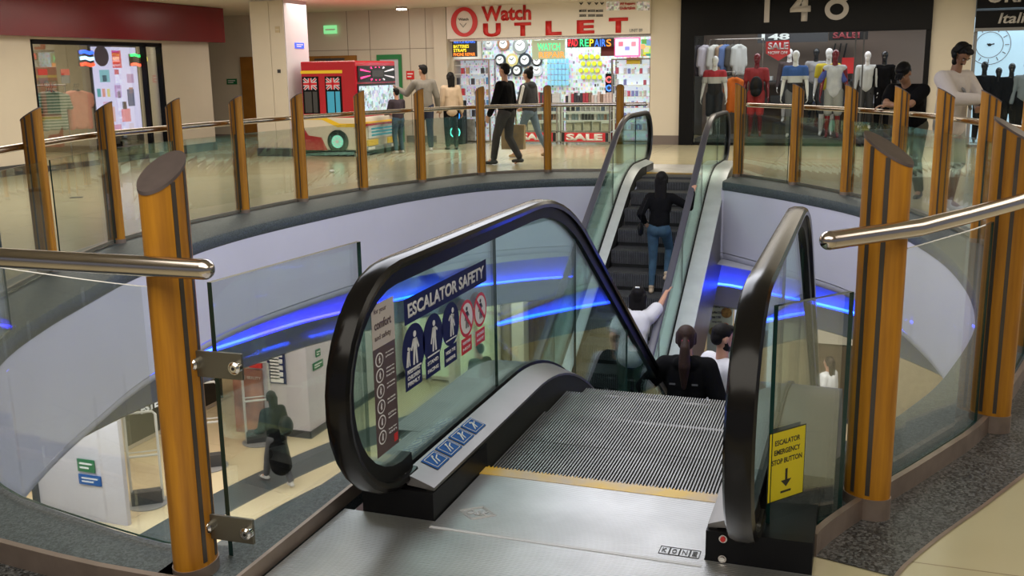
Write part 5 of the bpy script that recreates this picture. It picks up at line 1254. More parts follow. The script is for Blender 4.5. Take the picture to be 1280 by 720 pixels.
def figure3d(name, label, cat, loc, rz, h=1.7, group=None, skin=None, pel=(0, 0, 0.93), lean=(0, 0.02), look=(0, 0), head_tilt=(0, 0.0), tw=0.0,
             handL=(-0.26, 0.06, 0.80), handR=(0.26, 0.06, 0.80), elbL=(-0.3, -1, 0), elbR=(0.3, -1, 0), footL=(-0.10, 0.0, 0.085), footR=(0.10, 0.0, 0.085), toeL=None, toeR=None,
             kneeL=(0, 1, 0.1), kneeR=(0, 1, 0.1), female=False, top=None, sleeve='long', trousers=None, tr_len='long', tight=False, shoes=None, hair=None, hairmat=None, vox=0.010, loose=1.0,
             palmL=(1, 0, 0), palmR=(-1, 0, 0), thumbL=(0, 1, 0), thumbR=(0, 1, 0), grip=0.35, hem=None, face=True, coat=None, beard=False, bare=False):
    k = h/1.70
    t = thing(name, label, cat, loc, rz, group)
    def q(v): return Vector(v)*k
    P = Vector(pel); up = Vector((lean[0], lean[1], 1)).normalized(); Nk = P+up*0.50
    R = Matrix.Rotation(tw, 3, 'Z'); sw = 0.155 if female else 0.18
    axx = R @ Vector((1, 0, 0)); SL = Nk - axx*sw - up*0.065; SR = Nk + axx*sw - up*0.065
    hw = 0.085; HL = P + Vector((-hw, 0, -0.03)); HR = P+Vector((hw, 0, -0.03))
    EL, WL = ik(SL, handL, 0.285, 0.25, elbL); ERt, WR_ = ik(SR, handR, 0.285, 0.25, elbR)
    KL, AL = ik(HL, footL, 0.415, 0.41, kneeL); KR, AR = ik(HR, footR, 0.415, 0.41, kneeR)
    Hb = Nk+up*0.045; hd = (up + Vector((head_tilt[0], head_tilt[1], 0))).normalized(); Hc = Hb + hd*0.135
    # head frame
    yaw = look[0]; pit = look[1]
    Rh = Matrix.Rotation(yaw, 3, 'Z') @ Matrix.Rotation(pit, 3, 'X')
    # ---- body (one continuous skin surface)
    mb = MB(); c = lambda a, ra, b, rb, n=14: mb.caps(q(a), ra*k, q(b), rb*k, n)
    c(P+Vector((0, 0.0, -.01)), 0.085, P+up*0.16, 0.085); c(P+up*0.2, 0.088, P+up*0.36, 0.095)
    for sg in (-1, 1): c(P+up*0.30+axx*0.05*sg, 0.08, P+up*0.40+axx*0.07*sg, 0.07); c(Nk-up*0.05, 0.06, Nk+axx*sg*(sw-0.02)-up*0.06, 0.052); c(P+Vector((sg*0.05, -0.0, -0.03)), 0.078, P+Vector((sg*0.045, 0, 0.03)), 0.075)
    c(Nk-up*0.04, 0.056, Hb+hd*0.07, 0.05)
    for a, b, d_ in ((SL, EL, WL), (SR, ERt, WR_)): c(a, 0.050, b, 0.037); c(b, 0.037, b.lerp(d_, 0.35), 0.036); c(b.lerp(d_, 0.35), 0.036, d_, 0.024)
    for a, b, d_ in ((HL, KL, AL), (HR, KR, AR)): c(a, 0.074, b, 0.050); c(b, 0.050, b.lerp(d_, 0.35), 0.050); c(b.lerp(d_, 0.35), 0.050, d_, 0.033)
    hm = lambda x, y, z: q(Hc + Rh @ Vector((x, y, z)))
    mb.ell(hm(0, -0.010, 0.025), (0.074*k, 0.095*k, 0.092*k), rot=Rh); mb.ell(hm(0, 0.018, -0.04), (0.058*k, 0.068*k, 0.075*k), rot=Rh); mb.ell(hm(0, 0.055, -0.085), (0.030*k, 0.028*k, 0.024*k), rot=Rh)
    if face:
        mb.caps(hm(0, 0.082, 0.012), 0.009*k, hm(0, 0.102, -0.026), 0.013*k, n=8); mb.ell(hm(0, 0.078, -0.058), (0.024*k, 0.014*k, 0.009*k), rot=Rh); mb.ell(hm(0, 0.076, 0.030), (0.045*k, 0.014*k, 0.009*k), rot=Rh)
        for sg in (-1, 1): mb.ell(hm(sg*0.076, -0.008, -0.01), (0.009*k, 0.02*k, 0.032*k), rot=Rh)
    hand(mb, q(WL), q(WL-EL), palmL, thumbL, grip, k); hand(mb, q(WR_), q(WR_-ERt), palmR, thumbR, grip, k)
    dL = Vector(toeL) if toeL else Vector((-0.12, 1, 0)); dR = Vector(toeR) if toeR else Vector((0.12, 1, 0))
    mb.caps(q(AL), 0.033*k, q(AL+dL.normalized()*0.10+Vector((0, 0, -0.05))), 0.028*k); mb.caps(q(AR), 0.033*k, q(AR+dR.normalized()*0.10+Vector((0, 0, -0.05))), 0.028*k)
    body = organic(mb, 'body', skin or SKIN, t, vox, 3, 0.5)
    if face:
        for sg in (-1, 1):
            mb = MB(); mb.ell(hm(sg*0.031, 0.079, 0.008), (0.011*k, 0.006*k, 0.005*k), rot=Rh, u=10, v=6); e_ = mb.build('eye', 'white', t, local=True, smooth=True)
            mb = MB(); mb.ell(hm(sg*0.031, 0.084, 0.008), (0.006*k, 0.003*k, 0.005*k), rot=Rh, u=8, v=6); mb.build('pupil', 'blk', e_, local=True)
            mb = MB(); mb.tube([hm(sg*0.014, 0.088, 0.026), hm(sg*0.034, 0.085, 0.031), hm(sg*0.052, 0.074, 0.026)], 0.004*k, n=6); mb.build('eyebrow', hairmat or HAIRB, t, local=True)
    if beard:
        mb = MB(); mb.ell(hm(0, 0.030, -0.078), (0.060*k, 0.056*k, 0.044*k), rot=Rh); [mb.caps(hm(sg*0.064, 0.0, -0.02), 0.012*k, hm(sg*0.048, 0.035, -0.075), 0.022*k) for sg in (-1, 1)]; mb.caps(hm(-0.025, 0.088, -0.043), 0.007*k, hm(0.025, 0.088, -0.043), 0.007*k, n=6); mb.ell(hm(0, 0.062, -0.095), (0.034*k, 0.03*k, 0.028*k), rot=Rh)
        organic(mb, 'beard', hairmat or HAIRB, t, 0.006*k, 2)
    g_ = 0.013*loose
    # ---- top
    if top:
        mb = MB(); c = lambda a, ra, b, rb, n=14: mb.caps(q(a), ra*k, q(b), rb*k, n)
        hz_ = hem if hem is not None else -0.02
        wb = 0.122 if female else 0.128
        for sg in (-1, 1):
            c(P+up*(hz_+0.06)+axx*0.035*sg, wb-0.02+g_, P+up*0.22+axx*0.035*sg, wb-0.03+g_); c(P+up*0.28+axx*0.05*sg, 0.095+g_, P+up*0.39+axx*0.07*sg, 0.082+g_); c(Nk-up*0.06, 0.062+g_*.5, Nk+axx*sg*(sw-0.015)-up*0.064, 0.052+g_)
        c(P+up*0.2, 0.10+g_, P+up*0.36, 0.105+g_)
        if female: 
            for sg in (-1, 1): mb.ell(q(P+up*0.34+axx*sg*0.065+Vector((0, 0.075, 0))), 0.06*k)
        ends = {'long': 0.93, 'mid': 0.45, 'short': -0.35, 'none': None}[sleeve]
        if ends is not None:
            for a, b, d_ in ((SL, EL, WL), (SR, ERt, WR_)):
                if ends > 0: c(a, 0.055+g_, b, 0.042+g_); c(b, 0.042+g_, b.lerp(d_, ends), 0.030+g_*0.9)
                else: c(a, 0.057+g_, a.lerp(b, 0.62), 0.048+g_)
        if coat: coat(mb, q, P, up, axx, Nk, k)
        organic(mb, 'top', top, t, max(vox, 0.011)*1.0, 3, 0.6)
    if trousers:
        mb = MB(); c = lambda a, ra, b, rb, n=14: mb.caps(q(a), ra*k, q(b), rb*k, n); e = 0.004 if tight else 0.016
        for sg in (-1, 1): c(P+Vector((sg*0.058, -0.015, -0.03)), 0.100+e*.5, P+Vector((sg*0.045, 0, 0.055)), 0.095+e*.5)
        for a, b, d_ in ((HL, KL, AL), (HR, KR, AR)):
            if tr_len == 'long': c(a, 0.086+e, b, 0.056+e); c(b, 0.056+e, b.lerp(d_, 0.35), 0.052+e); c(b.lerp(d_, 0.35), 0.052+e, b.lerp(d_, 0.93), 0.036+e*1.3)
            else: c(a, 0.088+e, a.lerp(b, 0.95), 0.068+e)
        organic(mb, 'trousers', trousers, t, max(vox, 0.011), 3, 0.6)
    if shoes:
        for nm, a, d_ in (('shoe', AL, dL), ('shoe', AR, dR)):
            mb = MB(); shoe(mb, q(a), d_, k); organic(mb, nm, shoes, t, 0.009, 2)
    if hair:
        mb = MB()
        if hair == 'short': mb.ell(hm(0, -0.022, 0.042), (0.080*k, 0.094*k, 0.084*k), rot=Rh); mb.ell(hm(0, -0.055, 0.0), (0.070*k, 0.055*k, 0.075*k), rot=Rh); mb.ell(hm(0, 0.045, 0.092), (0.058*k, 0.045*k, 0.026*k), rot=Rh)
        if hair in ('long', 'medium', 'bob', 'pony'):
            mb.ell(hm(0, -0.022, 0.036), (0.084*k, 0.098*k, 0.090*k), rot=Rh); mb.ell(hm(0, -0.052, -0.01), (0.078*k, 0.062*k, 0.085*k), rot=Rh)
            for sg in (-1, 1): mb.caps(hm(sg*0.066, -0.005, 0.04), 0.025*k, hm(sg*0.070, -0.02, -0.03), 0.022*k)
        if hair in ('long', 'medium'):
            dn = {'long': 0.36, 'medium': 0.20}[hair]
            for x in (-0.055, -0.02, 0.02, 0.055): mb.caps(hm(x, -0.075, 0.0), 0.034*k, hm(x*1.1, -0.085, 0)+Vector((0, 0, -dn*k)), 0.018*k)
        if hair == 'bob':
            for x in (-0.07, -0.045, -0.015, 0.015, 0.045, 0.07): mb.caps(hm(x, -0.055, 0.0), 0.040*k, hm(x*1.15, -0.085, 0)+Vector((0, -0.01, (-0.15-0.05*math.cos(x*30))*k)), 0.020*k)
        if hair == 'pony':
            b0 = hm(0, -0.105, 0.01); b1 = b0+Vector((0, -0.05, -0.06))*k; b2 = b1+Vector((0.0, -0.035, -0.15))*k; b3 = b2+Vector((0, 0.0, -0.18))*k
            mb.caps(b0, 0.032*k, b1, 0.044*k); mb.caps(b1, 0.044*k, b2, 0.052*k); mb.caps(b2, 0.052*k, b3, 0.022*k)
        if hair == 'bun': mb.ell(hm(0, -0.022, 0.036), (0.084*k, 0.098*k, 0.090*k), rot=Rh); mb.ell(hm(0, -0.052, -0.02), (0.070*k, 0.06*k, 0.07*k), rot=Rh); mb.ell(hm(0, -0.08, 0.115), 0.045*k)
        organic(mb, 'hair', hairmat or HAIRB, t, 0.008, 2, 0.5)
    info = dict(P=P, Nk=Nk, SL=SL, SR=SR, EL=EL, ER=ERt, WL=WL, WR=WR_, Hc=Hc, hm=hm, Rh=Rh, k=k, up=up, axx=axx, q=q, KL=KL, KR=KR, AL=AL, AR=AR)
    return t, info

BLK_CLOTH = mat('black_cloth', (0.006, 0.006, 0.007), 0.95, bump=0.3, bscale=25, spec=0.1); WHT_CLOTH = mat('white_cotton', (0.62, 0.62, 0.66), 0.9, bump=0.4, bscale=18); JEANS = mat('blue_denim', (0.035, 0.085, 0.14), 0.85, noise=0.3, nscale=12)
PALE_JEANS = mat('pale_denim', (0.13, 0.19, 0.25), 0.85, noise=0.2, nscale=12); GREY_CLOTH = mat('grey_jersey', (0.17, 0.155, 0.135), 0.9, bump=0.3, bscale=22); CREAM_CLOTH = mat('cream_cloth', (0.50, 0.45, 0.42), 0.9, bump=0.4, bscale=18)
BEIGE_CLOTH = mat('beige_cloth', (0.45, 0.34, 0.24), 0.9); DARKBLUE = mat('dark_blue_cloth', (0.015, 0.022, 0.05), 0.85); WHITE_SHOE = mat('white_shoe', (0.6, 0.58, 0.56), 0.6); BLACK_SHOE = mat('black_shoe', (0.015, 0.015, 0.016), 0.5)
D = math.radians
def nose_z(fn, s): return fn(s)

# people on the near escalator (facing away: +V)
zs = lambda V: zN(V-3.74)
tz = lambda V: zN(round((V-3.74-0.2)/0.4)*0.4+0.2) - 0.012
def hood(mb, q, P, up, axx, Nk, k):
    mb.ell(q(Nk + Vector((0, -0.075, -0.02))), (0.115*k, 0.075*k, 0.075*k)); mb.caps(q(Nk+Vector((-0.09, 0.0, -0.01))), 0.045*k, q(Nk+Vector((0.09, 0, -0.01))), 0.045*k)
t, I = figure3d('person', 'person in a black hooded sweatshirt with a long brown ponytail on the near escalator', 'person', (-1.33, 8.18, tz(8.25)), D(6), 1.67, female=False, skin=SKIN, lean=(-0.03, 0.03),
    handL=(-0.34, 0.26, 1.02), handR=(0.27, 0.16, 0.95), elbL=(-0.9, -0.4, -.6), elbR=(0.3, -1, -.2), top=BLK_CLOTH, loose=2.7, trousers=DARKBLUE, shoes=BLACK_SHOE, hair='pony', hairmat=HAIRD, coat=hood, hem=-0.06, vox=0.008, palmL=(0, 0, -1))
hm, k_ = I['hm'], I['k']
mb = MB(); c0 = hm(0, -0.112, 0.0); mb.tube([c0+Vector((0.028*math.cos(a*PI/6), -0.012, 0.026*math.sin(a*PI/6)))*k_ for a in range(13)], 0.005, n=6); mb.build('hair_tie', mat('pink_tie', (.65, .03, .10), .5), t, local=True)
for x_, w_ in ((-0.115, 0.05), (0.07, 0.05)):
    mb = MB(); mb.box((x_, -0.176, 1.235), (w_, 0.004, 0.014), rot=Matrix.Rotation(-0.1, 3, 'X')); mb.build('back_logo', mat('dim_white', (.10, .10, .11), .8), t, local=True)
t, I = figure3d('person', 'person in a white sweatshirt with short black hair and beard on the near escalator', 'person', (-1.14, 8.80, tz(8.7)), D(-48), 1.80, skin=SKIN, lean=(0, 0.03), look=(D(-8), D(-14)),
    handL=(-0.26, 0.20, 0.95), handR=(0.28, 0.24, 0.98), top=WHT_CLOTH, loose=2.4, trousers=BLK_CLOTH, shoes=WHITE_SHOE, hair='short', beard=True, hem=-0.06, vox=0.008)
# riders on the far escalator
tzf = lambda V: zF(round((16.1-V-0.2)/0.4)*0.4+0.2) - 0.012
t, I = figure3d('person', 'person with long black hair, black top and blue jeans riding up the far escalator', 'person', (-2.58, 13.2, tzf(13.2)+0.0), 0.0, 1.62, female=True, lean=(0.03, 0.06), pel=(0, 0.05, 0.93),
    handR=(0.42, 0.30, 1.42), elbR=(0.6, -0.3, -1), handL=(-0.22, 0.12, 1.0), footL=(-0.09, 0.0, 0.085), footR=(0.10, 0.12, 0.26), kneeR=(0, 1, 0.3), top=BLK_CLOTH, trousers=JEANS, tight=True, shoes=BEIGE_CLOTH, hair='long', hem=0.02, palmR=(0, 0, -1), thumbR=(-1, 0, 0), vox=0.009)
mb = MB(); mb.tube([I['q'](Vector((-0.15, -0.02, 1.36))), I['q'](Vector((-0.22, -0.13, 1.15))), I['q'](Vector((-0.23, -0.10, 0.98)))], 0.008, n=6); mb.ell(I['q'](Vector((-0.24, -0.07, 0.92))), (0.04, 0.09, 0.09)); b_ = mb.build('handbag', 'black', None); tag(b_, 'small black shoulder bag hanging at the left hip of the person in jeans', 'bag')
b_.location = t.location
t, I = figure3d('person', 'person in a white T-shirt with black shoulder-length hair reaching for the far escalator handrail', 'person', (-2.47, 11.15, tzf(11.15)), D(4), 1.70, female=True, lean=(0.06, 0.32),
    handR=(0.36, 0.72, 1.60), elbR=(0.8, -0.2, -0.6), handL=(-0.24, 0.10, 0.92), top=WHT_CLOTH, sleeve='short', loose=2.8, trousers=mat('green_cloth', (.05, .09, .07), .9), shoes=WHITE_SHOE, hair='bob', hem=-0.10, palmR=(0, 0, -1), thumbR=(-1, 0, 0), vox=0.008, skin=SKIN)
mb = MB(); mb.box(I['hm'](0, -0.09, 0.115), (0.05, 0.012, 0.014), rot=Matrix.Rotation(0.6, 3, 'X')); mb.build('hair_clip', 'white', t, local=True)
t, I = figure3d('person', 'person with long dark hair carrying a pale bag, lowest rider on the far escalator', 'person', (-2.7, 9.9, tzf(9.9)), 0, 1.6, female=True, top=BLK_CLOTH, trousers=BLK_CLOTH, shoes=BLACK_SHOE, hair='long', handR=(0.28, 0.1, 0.86), loose=1.8)
mb = MB(); mb.ell((-2.43, 9.80, tzf(9.9)+0.95), (0.08, 0.15, 0.16)); mb.tube([(-2.43, 9.72, tzf(9.9)+1.07), (-2.47, 9.83, tzf(9.9)+1.32), (-2.43, 9.88, tzf(9.9)+1.07)], 0.01, n=6); o = mb.build('pale_bag', 'white', smooth=True); tag(o, 'pale bag carried by the lowest rider of the far escalator', 'bag')

# walkers on the upper floor
pA = at(634, 206, z=0)
t, I = figure3d('person', 'person in black walking left past the watch shop carrying a paper bag', 'person', (pA.x, pA.y, 0), D(72), 1.78, lean=(0, 0.05), top=BLK_CLOTH, loose=1.6, trousers=mat('charcoal', (.035, .033, .035), .85), shoes=BLACK_SHOE, hair='short', hairmat=HAIRB,
    footL=(-0.07, 0.24, 0.09), footR=(0.07, -0.22, 0.13), toeR=(0, 0.9, -0.4), handL=(-0.25, 0.18, 0.84), handR=(0.27, 0.06, 0.80), pel=(0, 0, 0.91), tw=0.15)
hb = t.location + Matrix.Rotation(D(72), 3, 'Z') @ (I['WR']*I['k'])
pb = at(638, 200, V=pA.y-0.12)
t2 = thing('paper_bag', 'brown paper carrier bag held by the person in black walking left', 'bag', (pb.x, pb.y, 0.0))
hx = hb
mb = MB(); u0_, u1_, z0_, z1_ = rectV(622, 160, 655, 191, hx.y-0.06); z0_, z1_ = hx.z-0.60, hx.z-0.16; uc = hx.x
mb.rows([[Vector((uc-0.21, hx.y-0.07, z0_)), Vector((uc+0.21, hx.y-0.07, z0_)), Vector((uc+0.21, hx.y+0.07, z0_)), Vector((uc-0.21, hx.y+0.07, z0_))], [Vector((uc-0.225, hx.y-0.045, z1_)), Vector((uc+0.225, hx.y-0.045, z1_)), Vector((uc+0.225, hx.y+0.045, z1_)), Vector((uc-0.225, hx.y+0.045, z1_))]], closed=True, cap=True)
mb.build('bag_body', mat('kraft', (.42, .31, .17), .8, noise=.15, nscale=9), t2)
for dy in (-0.045, 0.045): mb = MB(); mb.tube([(uc-0.09, hx.y+dy, z1_-0.02), (uc-0.05, hx.y+dy*0.4, z1_+0.12), (uc, hx.y, z1_+0.15), (uc+0.05, hx.y+dy*.4, z1_+0.12), (uc+0.09, hx.y+dy, z1_-0.02)], 0.006, n=6); mb.build('handle', mat('kraft2', (.38, .28, .15), .8), t2)
mb = MB(); mb.box((uc, hx.y-0.063, (z0_+z1_)/2+0.05), (0.17, 0.004, 0.05)); mb.build('print', mat('kraft_print', (.34, .27, .18), .8), t2)
pB = at(668, 196, z=0)
t, I = figure3d('person', 'person with a topknot in a dark hooded jacket with white sleeve stripes and pale jeans', 'person', (pB.x, pB.y-0.25, 0), D(75), 1.70, female=True, lean=(0, 0.06), top=mat('dark_jacket', (.03, .03, .035), .85), loose=2.2, trousers=PALE_JEANS, tight=True, shoes=mat('tan_shoe', (.45, .3, .15), .7), hair='bun',
    footL=(-0.07, 0.28, 0.085), footR=(0.07, -0.36, 0.12), handL=(-0.2, 0.28, 0.92), handR=(0.2, 0.26, 0.95), pel=(0, 0, 0.90), coat=hood)
for A_1, B_1, sg in ((I['SL'], I['EL'], -1), (I['SR'], I['ER'], 1)):
    mb = MB(); mb.caps(I['q'](A_1+Vector((sg*0.065, -0.03, 0.02))), 0.03, I['q'](B_1+Vector((sg*0.055, -0.03, 0))), 0.026, n=8); mb.build('sleeve_stripe', 'white', t, local=True, smooth=True)
pC = at(533, 189, z=0)
t, I = figure3d('person', 'person in a grey top and dark jeans pointing left towards the claw machine', 'person', (pC.x, pC.y, 0), D(30), 1.78, top=GREY_CLOTH, loose=1.8, trousers=DARKBLUE, shoes=WHITE_SHOE, hair='short', handL=(-0.52, 0.28, 1.26), elbL=(0, 0, -1), handR=(0.28, 0.15, 0.88), lean=(-0.03, 0.03), look=(D(40), 0), skin=SKIN2, hem=-0.05)
pD = at(551, 189, z=0)
t, I = figure3d('person', 'person in a beige coat and black trousers half hidden behind the grey-topped person', 'person', (pD.x+0.08, pD.y+0.45, 0), D(35), 1.62, female=True, top=BEIGE_CLOTH, loose=2.0, trousers=BLK_CLOTH, shoes=BLACK_SHOE, hair='medium', hem=-0.12)
pE = at(494, 191, z=0)
t, I = figure3d('person', 'small person in a dark top and blue jeans at the front of the claw machine', 'person', (pE.x+0.15, pE.y-0.1, 0), D(60), 1.32, top=mat('dark_plum', (.03, .02, .03), .9), loose=1.6, trousers=JEANS, shoes=WHITE_SHOE, hair='short', handL=(-0.18, 0.34, 1.05), handR=(0.18, 0.34, 1.05), lean=(0, 0.1))
# person leaning on the rail, tall person with headphones
t, I = figure3d('person', 'person in a black cap and black T-shirt leaning with folded forearms on the far railing', 'person', (0.42, 13.42, 0), D(155), 1.78, skin=SKIN2, pel=(0, -0.22, 0.90), lean=(0, 0.55), head_tilt=(0, 0.25), look=(0, D(-40)), top=BLK_CLOTH, sleeve='short', loose=2.2, trousers=mat('olive', (.07, .07, .05), .9), shoes=BLACK_SHOE,
    handL=(0.06, 0.36, 1.12), handR=(-0.06, 0.38, 1.12), elbL=(-1, 0.2, -0.5), elbR=(1, 0.2, -0.5), footL=(-0.1, -0.3, 0.085), footR=(0.1, -0.25, 0.085), hair='short', palmL=(0, 0, -1), palmR=(0, 0, -1), vox=0.009)
hm, k_ = I['hm'], I['k']
Rh_ = I['Rh']; mb = MB(); mb.ell(hm(0, -0.012, 0.055), (0.088*k_, 0.106*k_, 0.075*k_), rot=Rh_); mb.caps(hm(-0.035, 0.09, 0.055), 0.014, hm(-0.03, 0.15, 0.035), 0.012); mb.caps(hm(0.035, 0.09, 0.055), 0.014, hm(0.03, 0.15, 0.035), 0.012); mb.caps(hm(0, 0.09, 0.058), 0.014, hm(0, 0.16, 0.037), 0.012); organic(mb, 'cap', 'black', t, 0.009, 2)
t, I = figure3d('person', 'tall bearded person in a pale top with headphones standing at the far railing', 'person', (0.86, 12.5, 0), D(228), 1.86, skin=SKIN3, lean=(0, 0.05), look=(0, D(-48)), head_tilt=(0.0, 0.35), top=CREAM_CLOTH, loose=2.4, trousers=mat('grey_shorts', (.30, .31, .28), .9), tr_len='short', shoes=WHITE_SHOE, hair='short', beard=True,
    handL=(-0.02, 0.33, 1.08), handR=(0.05, 0.36, 1.16), elbL=(-1, -0.3, -.3), elbR=(1, -.3, -.3), hem=-0.12, vox=0.009)
hm, k_ = I['hm'], I['k']
mb = MB(); mb.tube([hm(0.088*math.cos(a*PI/12), -0.01, 0.02+0.108*math.sin(a*PI/12)) for a in range(13)], 0.010, n=8); [mb.ell(hm(sg*0.092, -0.005, -0.005), (0.02, 0.036, 0.042)) for sg in (-1, 1)]; mb.build('headphones', 'black', t, local=True, smooth=True)
mb = MB(); mb.tube([I['q'](I['Nk']+Vector((0.12, -0.05, -0.02))), I['q'](I['P']+Vector((0.02, 0.16, 0.32))), I['q'](I['P']+Vector((-0.15, 0.13, 0.12)))], 0.016, n=6); o = mb.build('bag_strap', 'grey', t, local=True)
mb = MB(); mb.box((I['q'](Vector((0.0, 0.42, 1.17)))), (0.07, 0.14, 0.01), rot=Matrix.Rotation(-.5, 3, 'X')); o = mb.build('phone', 'blk', None); tag(o, 'black phone in the hands of the tall person with headphones', 'phone')
o.location = t.location; o.rotation_euler = (0, 0, D(228))

# lower floor people
pF = at(350, 606, z=LZ)
def longcoat(mb, q, P, up, axx, Nk, k):
    mb.caps(q(P), 0.15*k, q(P+Vector((0, -0.10, -0.50))), 0.19*k); mb.caps(q(P), 0.14*k, q(P+Vector((0, 0.02, -0.45))), 0.15*k)
t, I = figure3d('person', 'person in a long black coat and headscarf striding left across the lower floor', 'person', (pF.x, pF.y, LZ), D(62), 1.62, female=True, lean=(0, 0.18), top=BLK_CLOTH, loose=2.4, trousers=mat('grey_tr', (.10, .10, .11), .9), shoes=WHITE_SHOE, hair='medium', coat=longcoat,
    footL=(-0.07, 0.34, 0.09), footR=(0.07, -0.28, 0.12), handL=(-0.2, 0.3, 0.95), handR=(0.18, 0.32, 0.98), pel=(0, 0, 0.90))
mb = MB(); c = Matrix.Rotation(D(62), 3, 'Z') @ Vector((0.05, -0.24, 0)); mb.ell((pF.x+c.x, pF.y+c.y, LZ+1.08), (0.12, 0.12, 0.17)); o = mb.build('backpack', 'black', smooth=True); tag(o, 'black backpack on the person in the long black coat', 'backpack')
pG = at(1050, 575, z=LZ)
t, I = figure3d('person', 'person with long dark hair and a white jacket on the lower floor at the right', 'person', (-0.42, 17.9, LZ), D(60), 1.62, female=True, top=WHT_CLOTH, loose=2.6, trousers=mat('lilac_tr', (.2, .18, .28), .9), shoes=WHITE_SHOE, hair='long', hairmat=HAIRD)
pH = at(640, 480, z=LZ)
t, I = figure3d('person', 'person in a dark green coat on the lower floor, seen through the safety-sign glass', 'person', (-6.6, 16.8, LZ), D(50), 1.68, female=True, top=mat('dark_green_coat', (.03, .045, .03), .9), loose=2.4, trousers=BLK_CLOTH, shoes=BLACK_SHOE, hair='short', coat=longcoat)

# ------------------------------------------------------------------ mannequins of the menswear shop
MW = mat('mannequin_white', (0.72, 0.70, 0.70), 0.3); MR = mat('mannequin_dark_red', (0.16, 0.006, 0.012), 0.25); MK = mat('mannequin_black', (0.01, 0.01, 0.012), 0.25)
def bands(name, stops):
    m = bpy.data.materials.new(name); m.use_nodes = True; nt = m.node_tree; N = nt.nodes; L = nt.links; b = N['Principled BSDF']
    tc = N.new('ShaderNodeTexCoord'); s = N.new('ShaderNodeSeparateXYZ'); L.new(tc.outputs['Object'], s.inputs[0]); mu = N.new('ShaderNodeMath'); mu.operation = 'DIVIDE'; mu.inputs[1].default_value = 2.0; L.new(s.outputs[2], mu.inputs[0])
    r = N.new('ShaderNodeValToRGB'); r.color_ramp.interpolation = 'CONSTANT'; e = r.color_ramp.elements; e[0].position = 0; e[0].color = (*stops[0][1], 1); e[1].position = stops[1][0]/2; e[1].color = (*stops[1][1], 1)
    for z, c in stops[2:]: k = e.new(z/2); k.color = (*c, 1)
    L.new(mu.outputs[0], r.inputs[0]); L.new(r.outputs[0], b.inputs['Base Color']); b.inputs['Roughness'].default_value = 0.85; return m
def mannequin(px, py, V, base, h, label, skin, top, tr, tr_len='short', headtop=None, **kw):
    p = at(px, 120, V=V); hh = h
    t, I = figure3d('mannequin', label, 'mannequin', (p.x, V, base), D(180), hh, 'mannequins of the menswear shop', skin=skin, top=top, trousers=tr, tr_len=tr_len, shoes=None, hair=None, face=False, vox=0.011, **kw)
    mb = MB(); mb.cyl((0, -0.05, -0.0), (0, -0.05, 0.012), 0.17, n=24); mb.cyl((0, -0.1, 0.0), (0, -0.1, 0.4), 0.012, n=8); mb.build('stand', 'steel', t, local=True)
    return t, I
tee = lambda n, a, b, c_: bands(n, [(0, c_), (1.17, b), (1.31, a)])
Vm = VF+0.45
mannequin(893, 75, Vm, 0.14, 1.74, 'white mannequin in a red, white and black polo shirt and black shorts', MW, tee('polo1', (.40, .02, .03), (.5, .48, .47), (.01, .01, .012)), mat('black_shorts', (.01, .012, .018), .8), handL=(-.27, .1, .84), handR=(.27, .1, .84), sleeve='short')
mannequin(945, 75, Vm+0.1, 0.14, 1.78, 'dark red mannequin in a red top and red shorts with a black backpack', MR, mat('red_top', (.28, .015, .02), .8), mat('red_shorts', (.32, .02, .02), .8), sleeve='short')
p = at(945, 105, V=Vm-0.15); mb = MB(); mb.ell((p.x, Vm-0.12, 1.24), (0.14, 0.09, 0.22)); mb.ell((p.x, Vm-0.17, 1.12), (0.11, 0.07, 0.10)); o = mb.build('backpack', 'black', smooth=True); tag(o, 'black backpack worn on the front of the dark red mannequin', 'backpack')
mannequin(993, 75, Vm, 0.14, 1.82, 'white mannequin in a blue, white and black T-shirt and long grey trousers', MW, tee('polo2', (.03, .09, .30), (.55, .55, .55), (.01, .01, .012)), mat('grey_trs', (.13, .13, .14), .85), tr_len='long', sleeve='short')
mannequin(1034, 75, Vm+0.55, 0.14, 1.86, 'white mannequin in a yellow top standing behind the dark red one', MW, mat('yellow_top', (.55, .42, .02), .8), mat('dk_shorts', (.05, .05, .06), .8), sleeve='short')
mannequin(1042, 75, Vm-0.05, 0.14, 1.82, 'dark red mannequin in a white T-shirt with blue sleeves and grey shorts', MR, mat('white_blue', (.52, .52, .55), .8, c2=(.45, .45, .5)), mat('gy_shorts', (.26, .26, .25), .85), sleeve='none', hem=-0.1)
p = at(1042, 75, V=Vm-0.05)
for sg in (-1, 1):
    mb = MB(); mb.caps((p.x+sg*0.13, Vm-0.05, 1.57), 0.062, (p.x+sg*0.24, Vm-0.06, 1.36), 0.066); pass
    par = [o for o in bpy.data.objects if o.name.startswith('mannequin') and o.type == 'EMPTY'][-1]
    mb.build('blue_sleeve', mat('bl_sl', (.05, .07, .30), .8), par, smooth=True)
mannequin(1018, 60, VF+1.6, 0.40, 1.62, 'black mannequin in a grey and black top at the back of the menswear shop', MK, mat('gb', (.25, .24, .25), .8), mat('bk9', (.02, .02, .02), .8), sleeve='short')
mannequin(985, 60, VF+1.7, 0.40, 1.62, 'white mannequin in a dark top at the back of the menswear shop', MW, mat('dk9', (.05, .03, .03), .8), mat('bk9', (.02, .02, .02), .8))
mannequin(1082, 60, VF+0.95, 0.30, 1.62, 'white mannequin in a buttoned white jacket and black trousers', MW, mat('white_jkt', (.50, .52, .52), .7), mat('bk8', (.03, .03, .03), .8), tr_len='long', hem=-0.06)
mannequin(1103, 60, VF+0.95, 0.30, 1.62, 'black mannequin in black at the right of the menswear window', MK, BLK_CLOTH, BLK_CLOTH, tr_len='long')
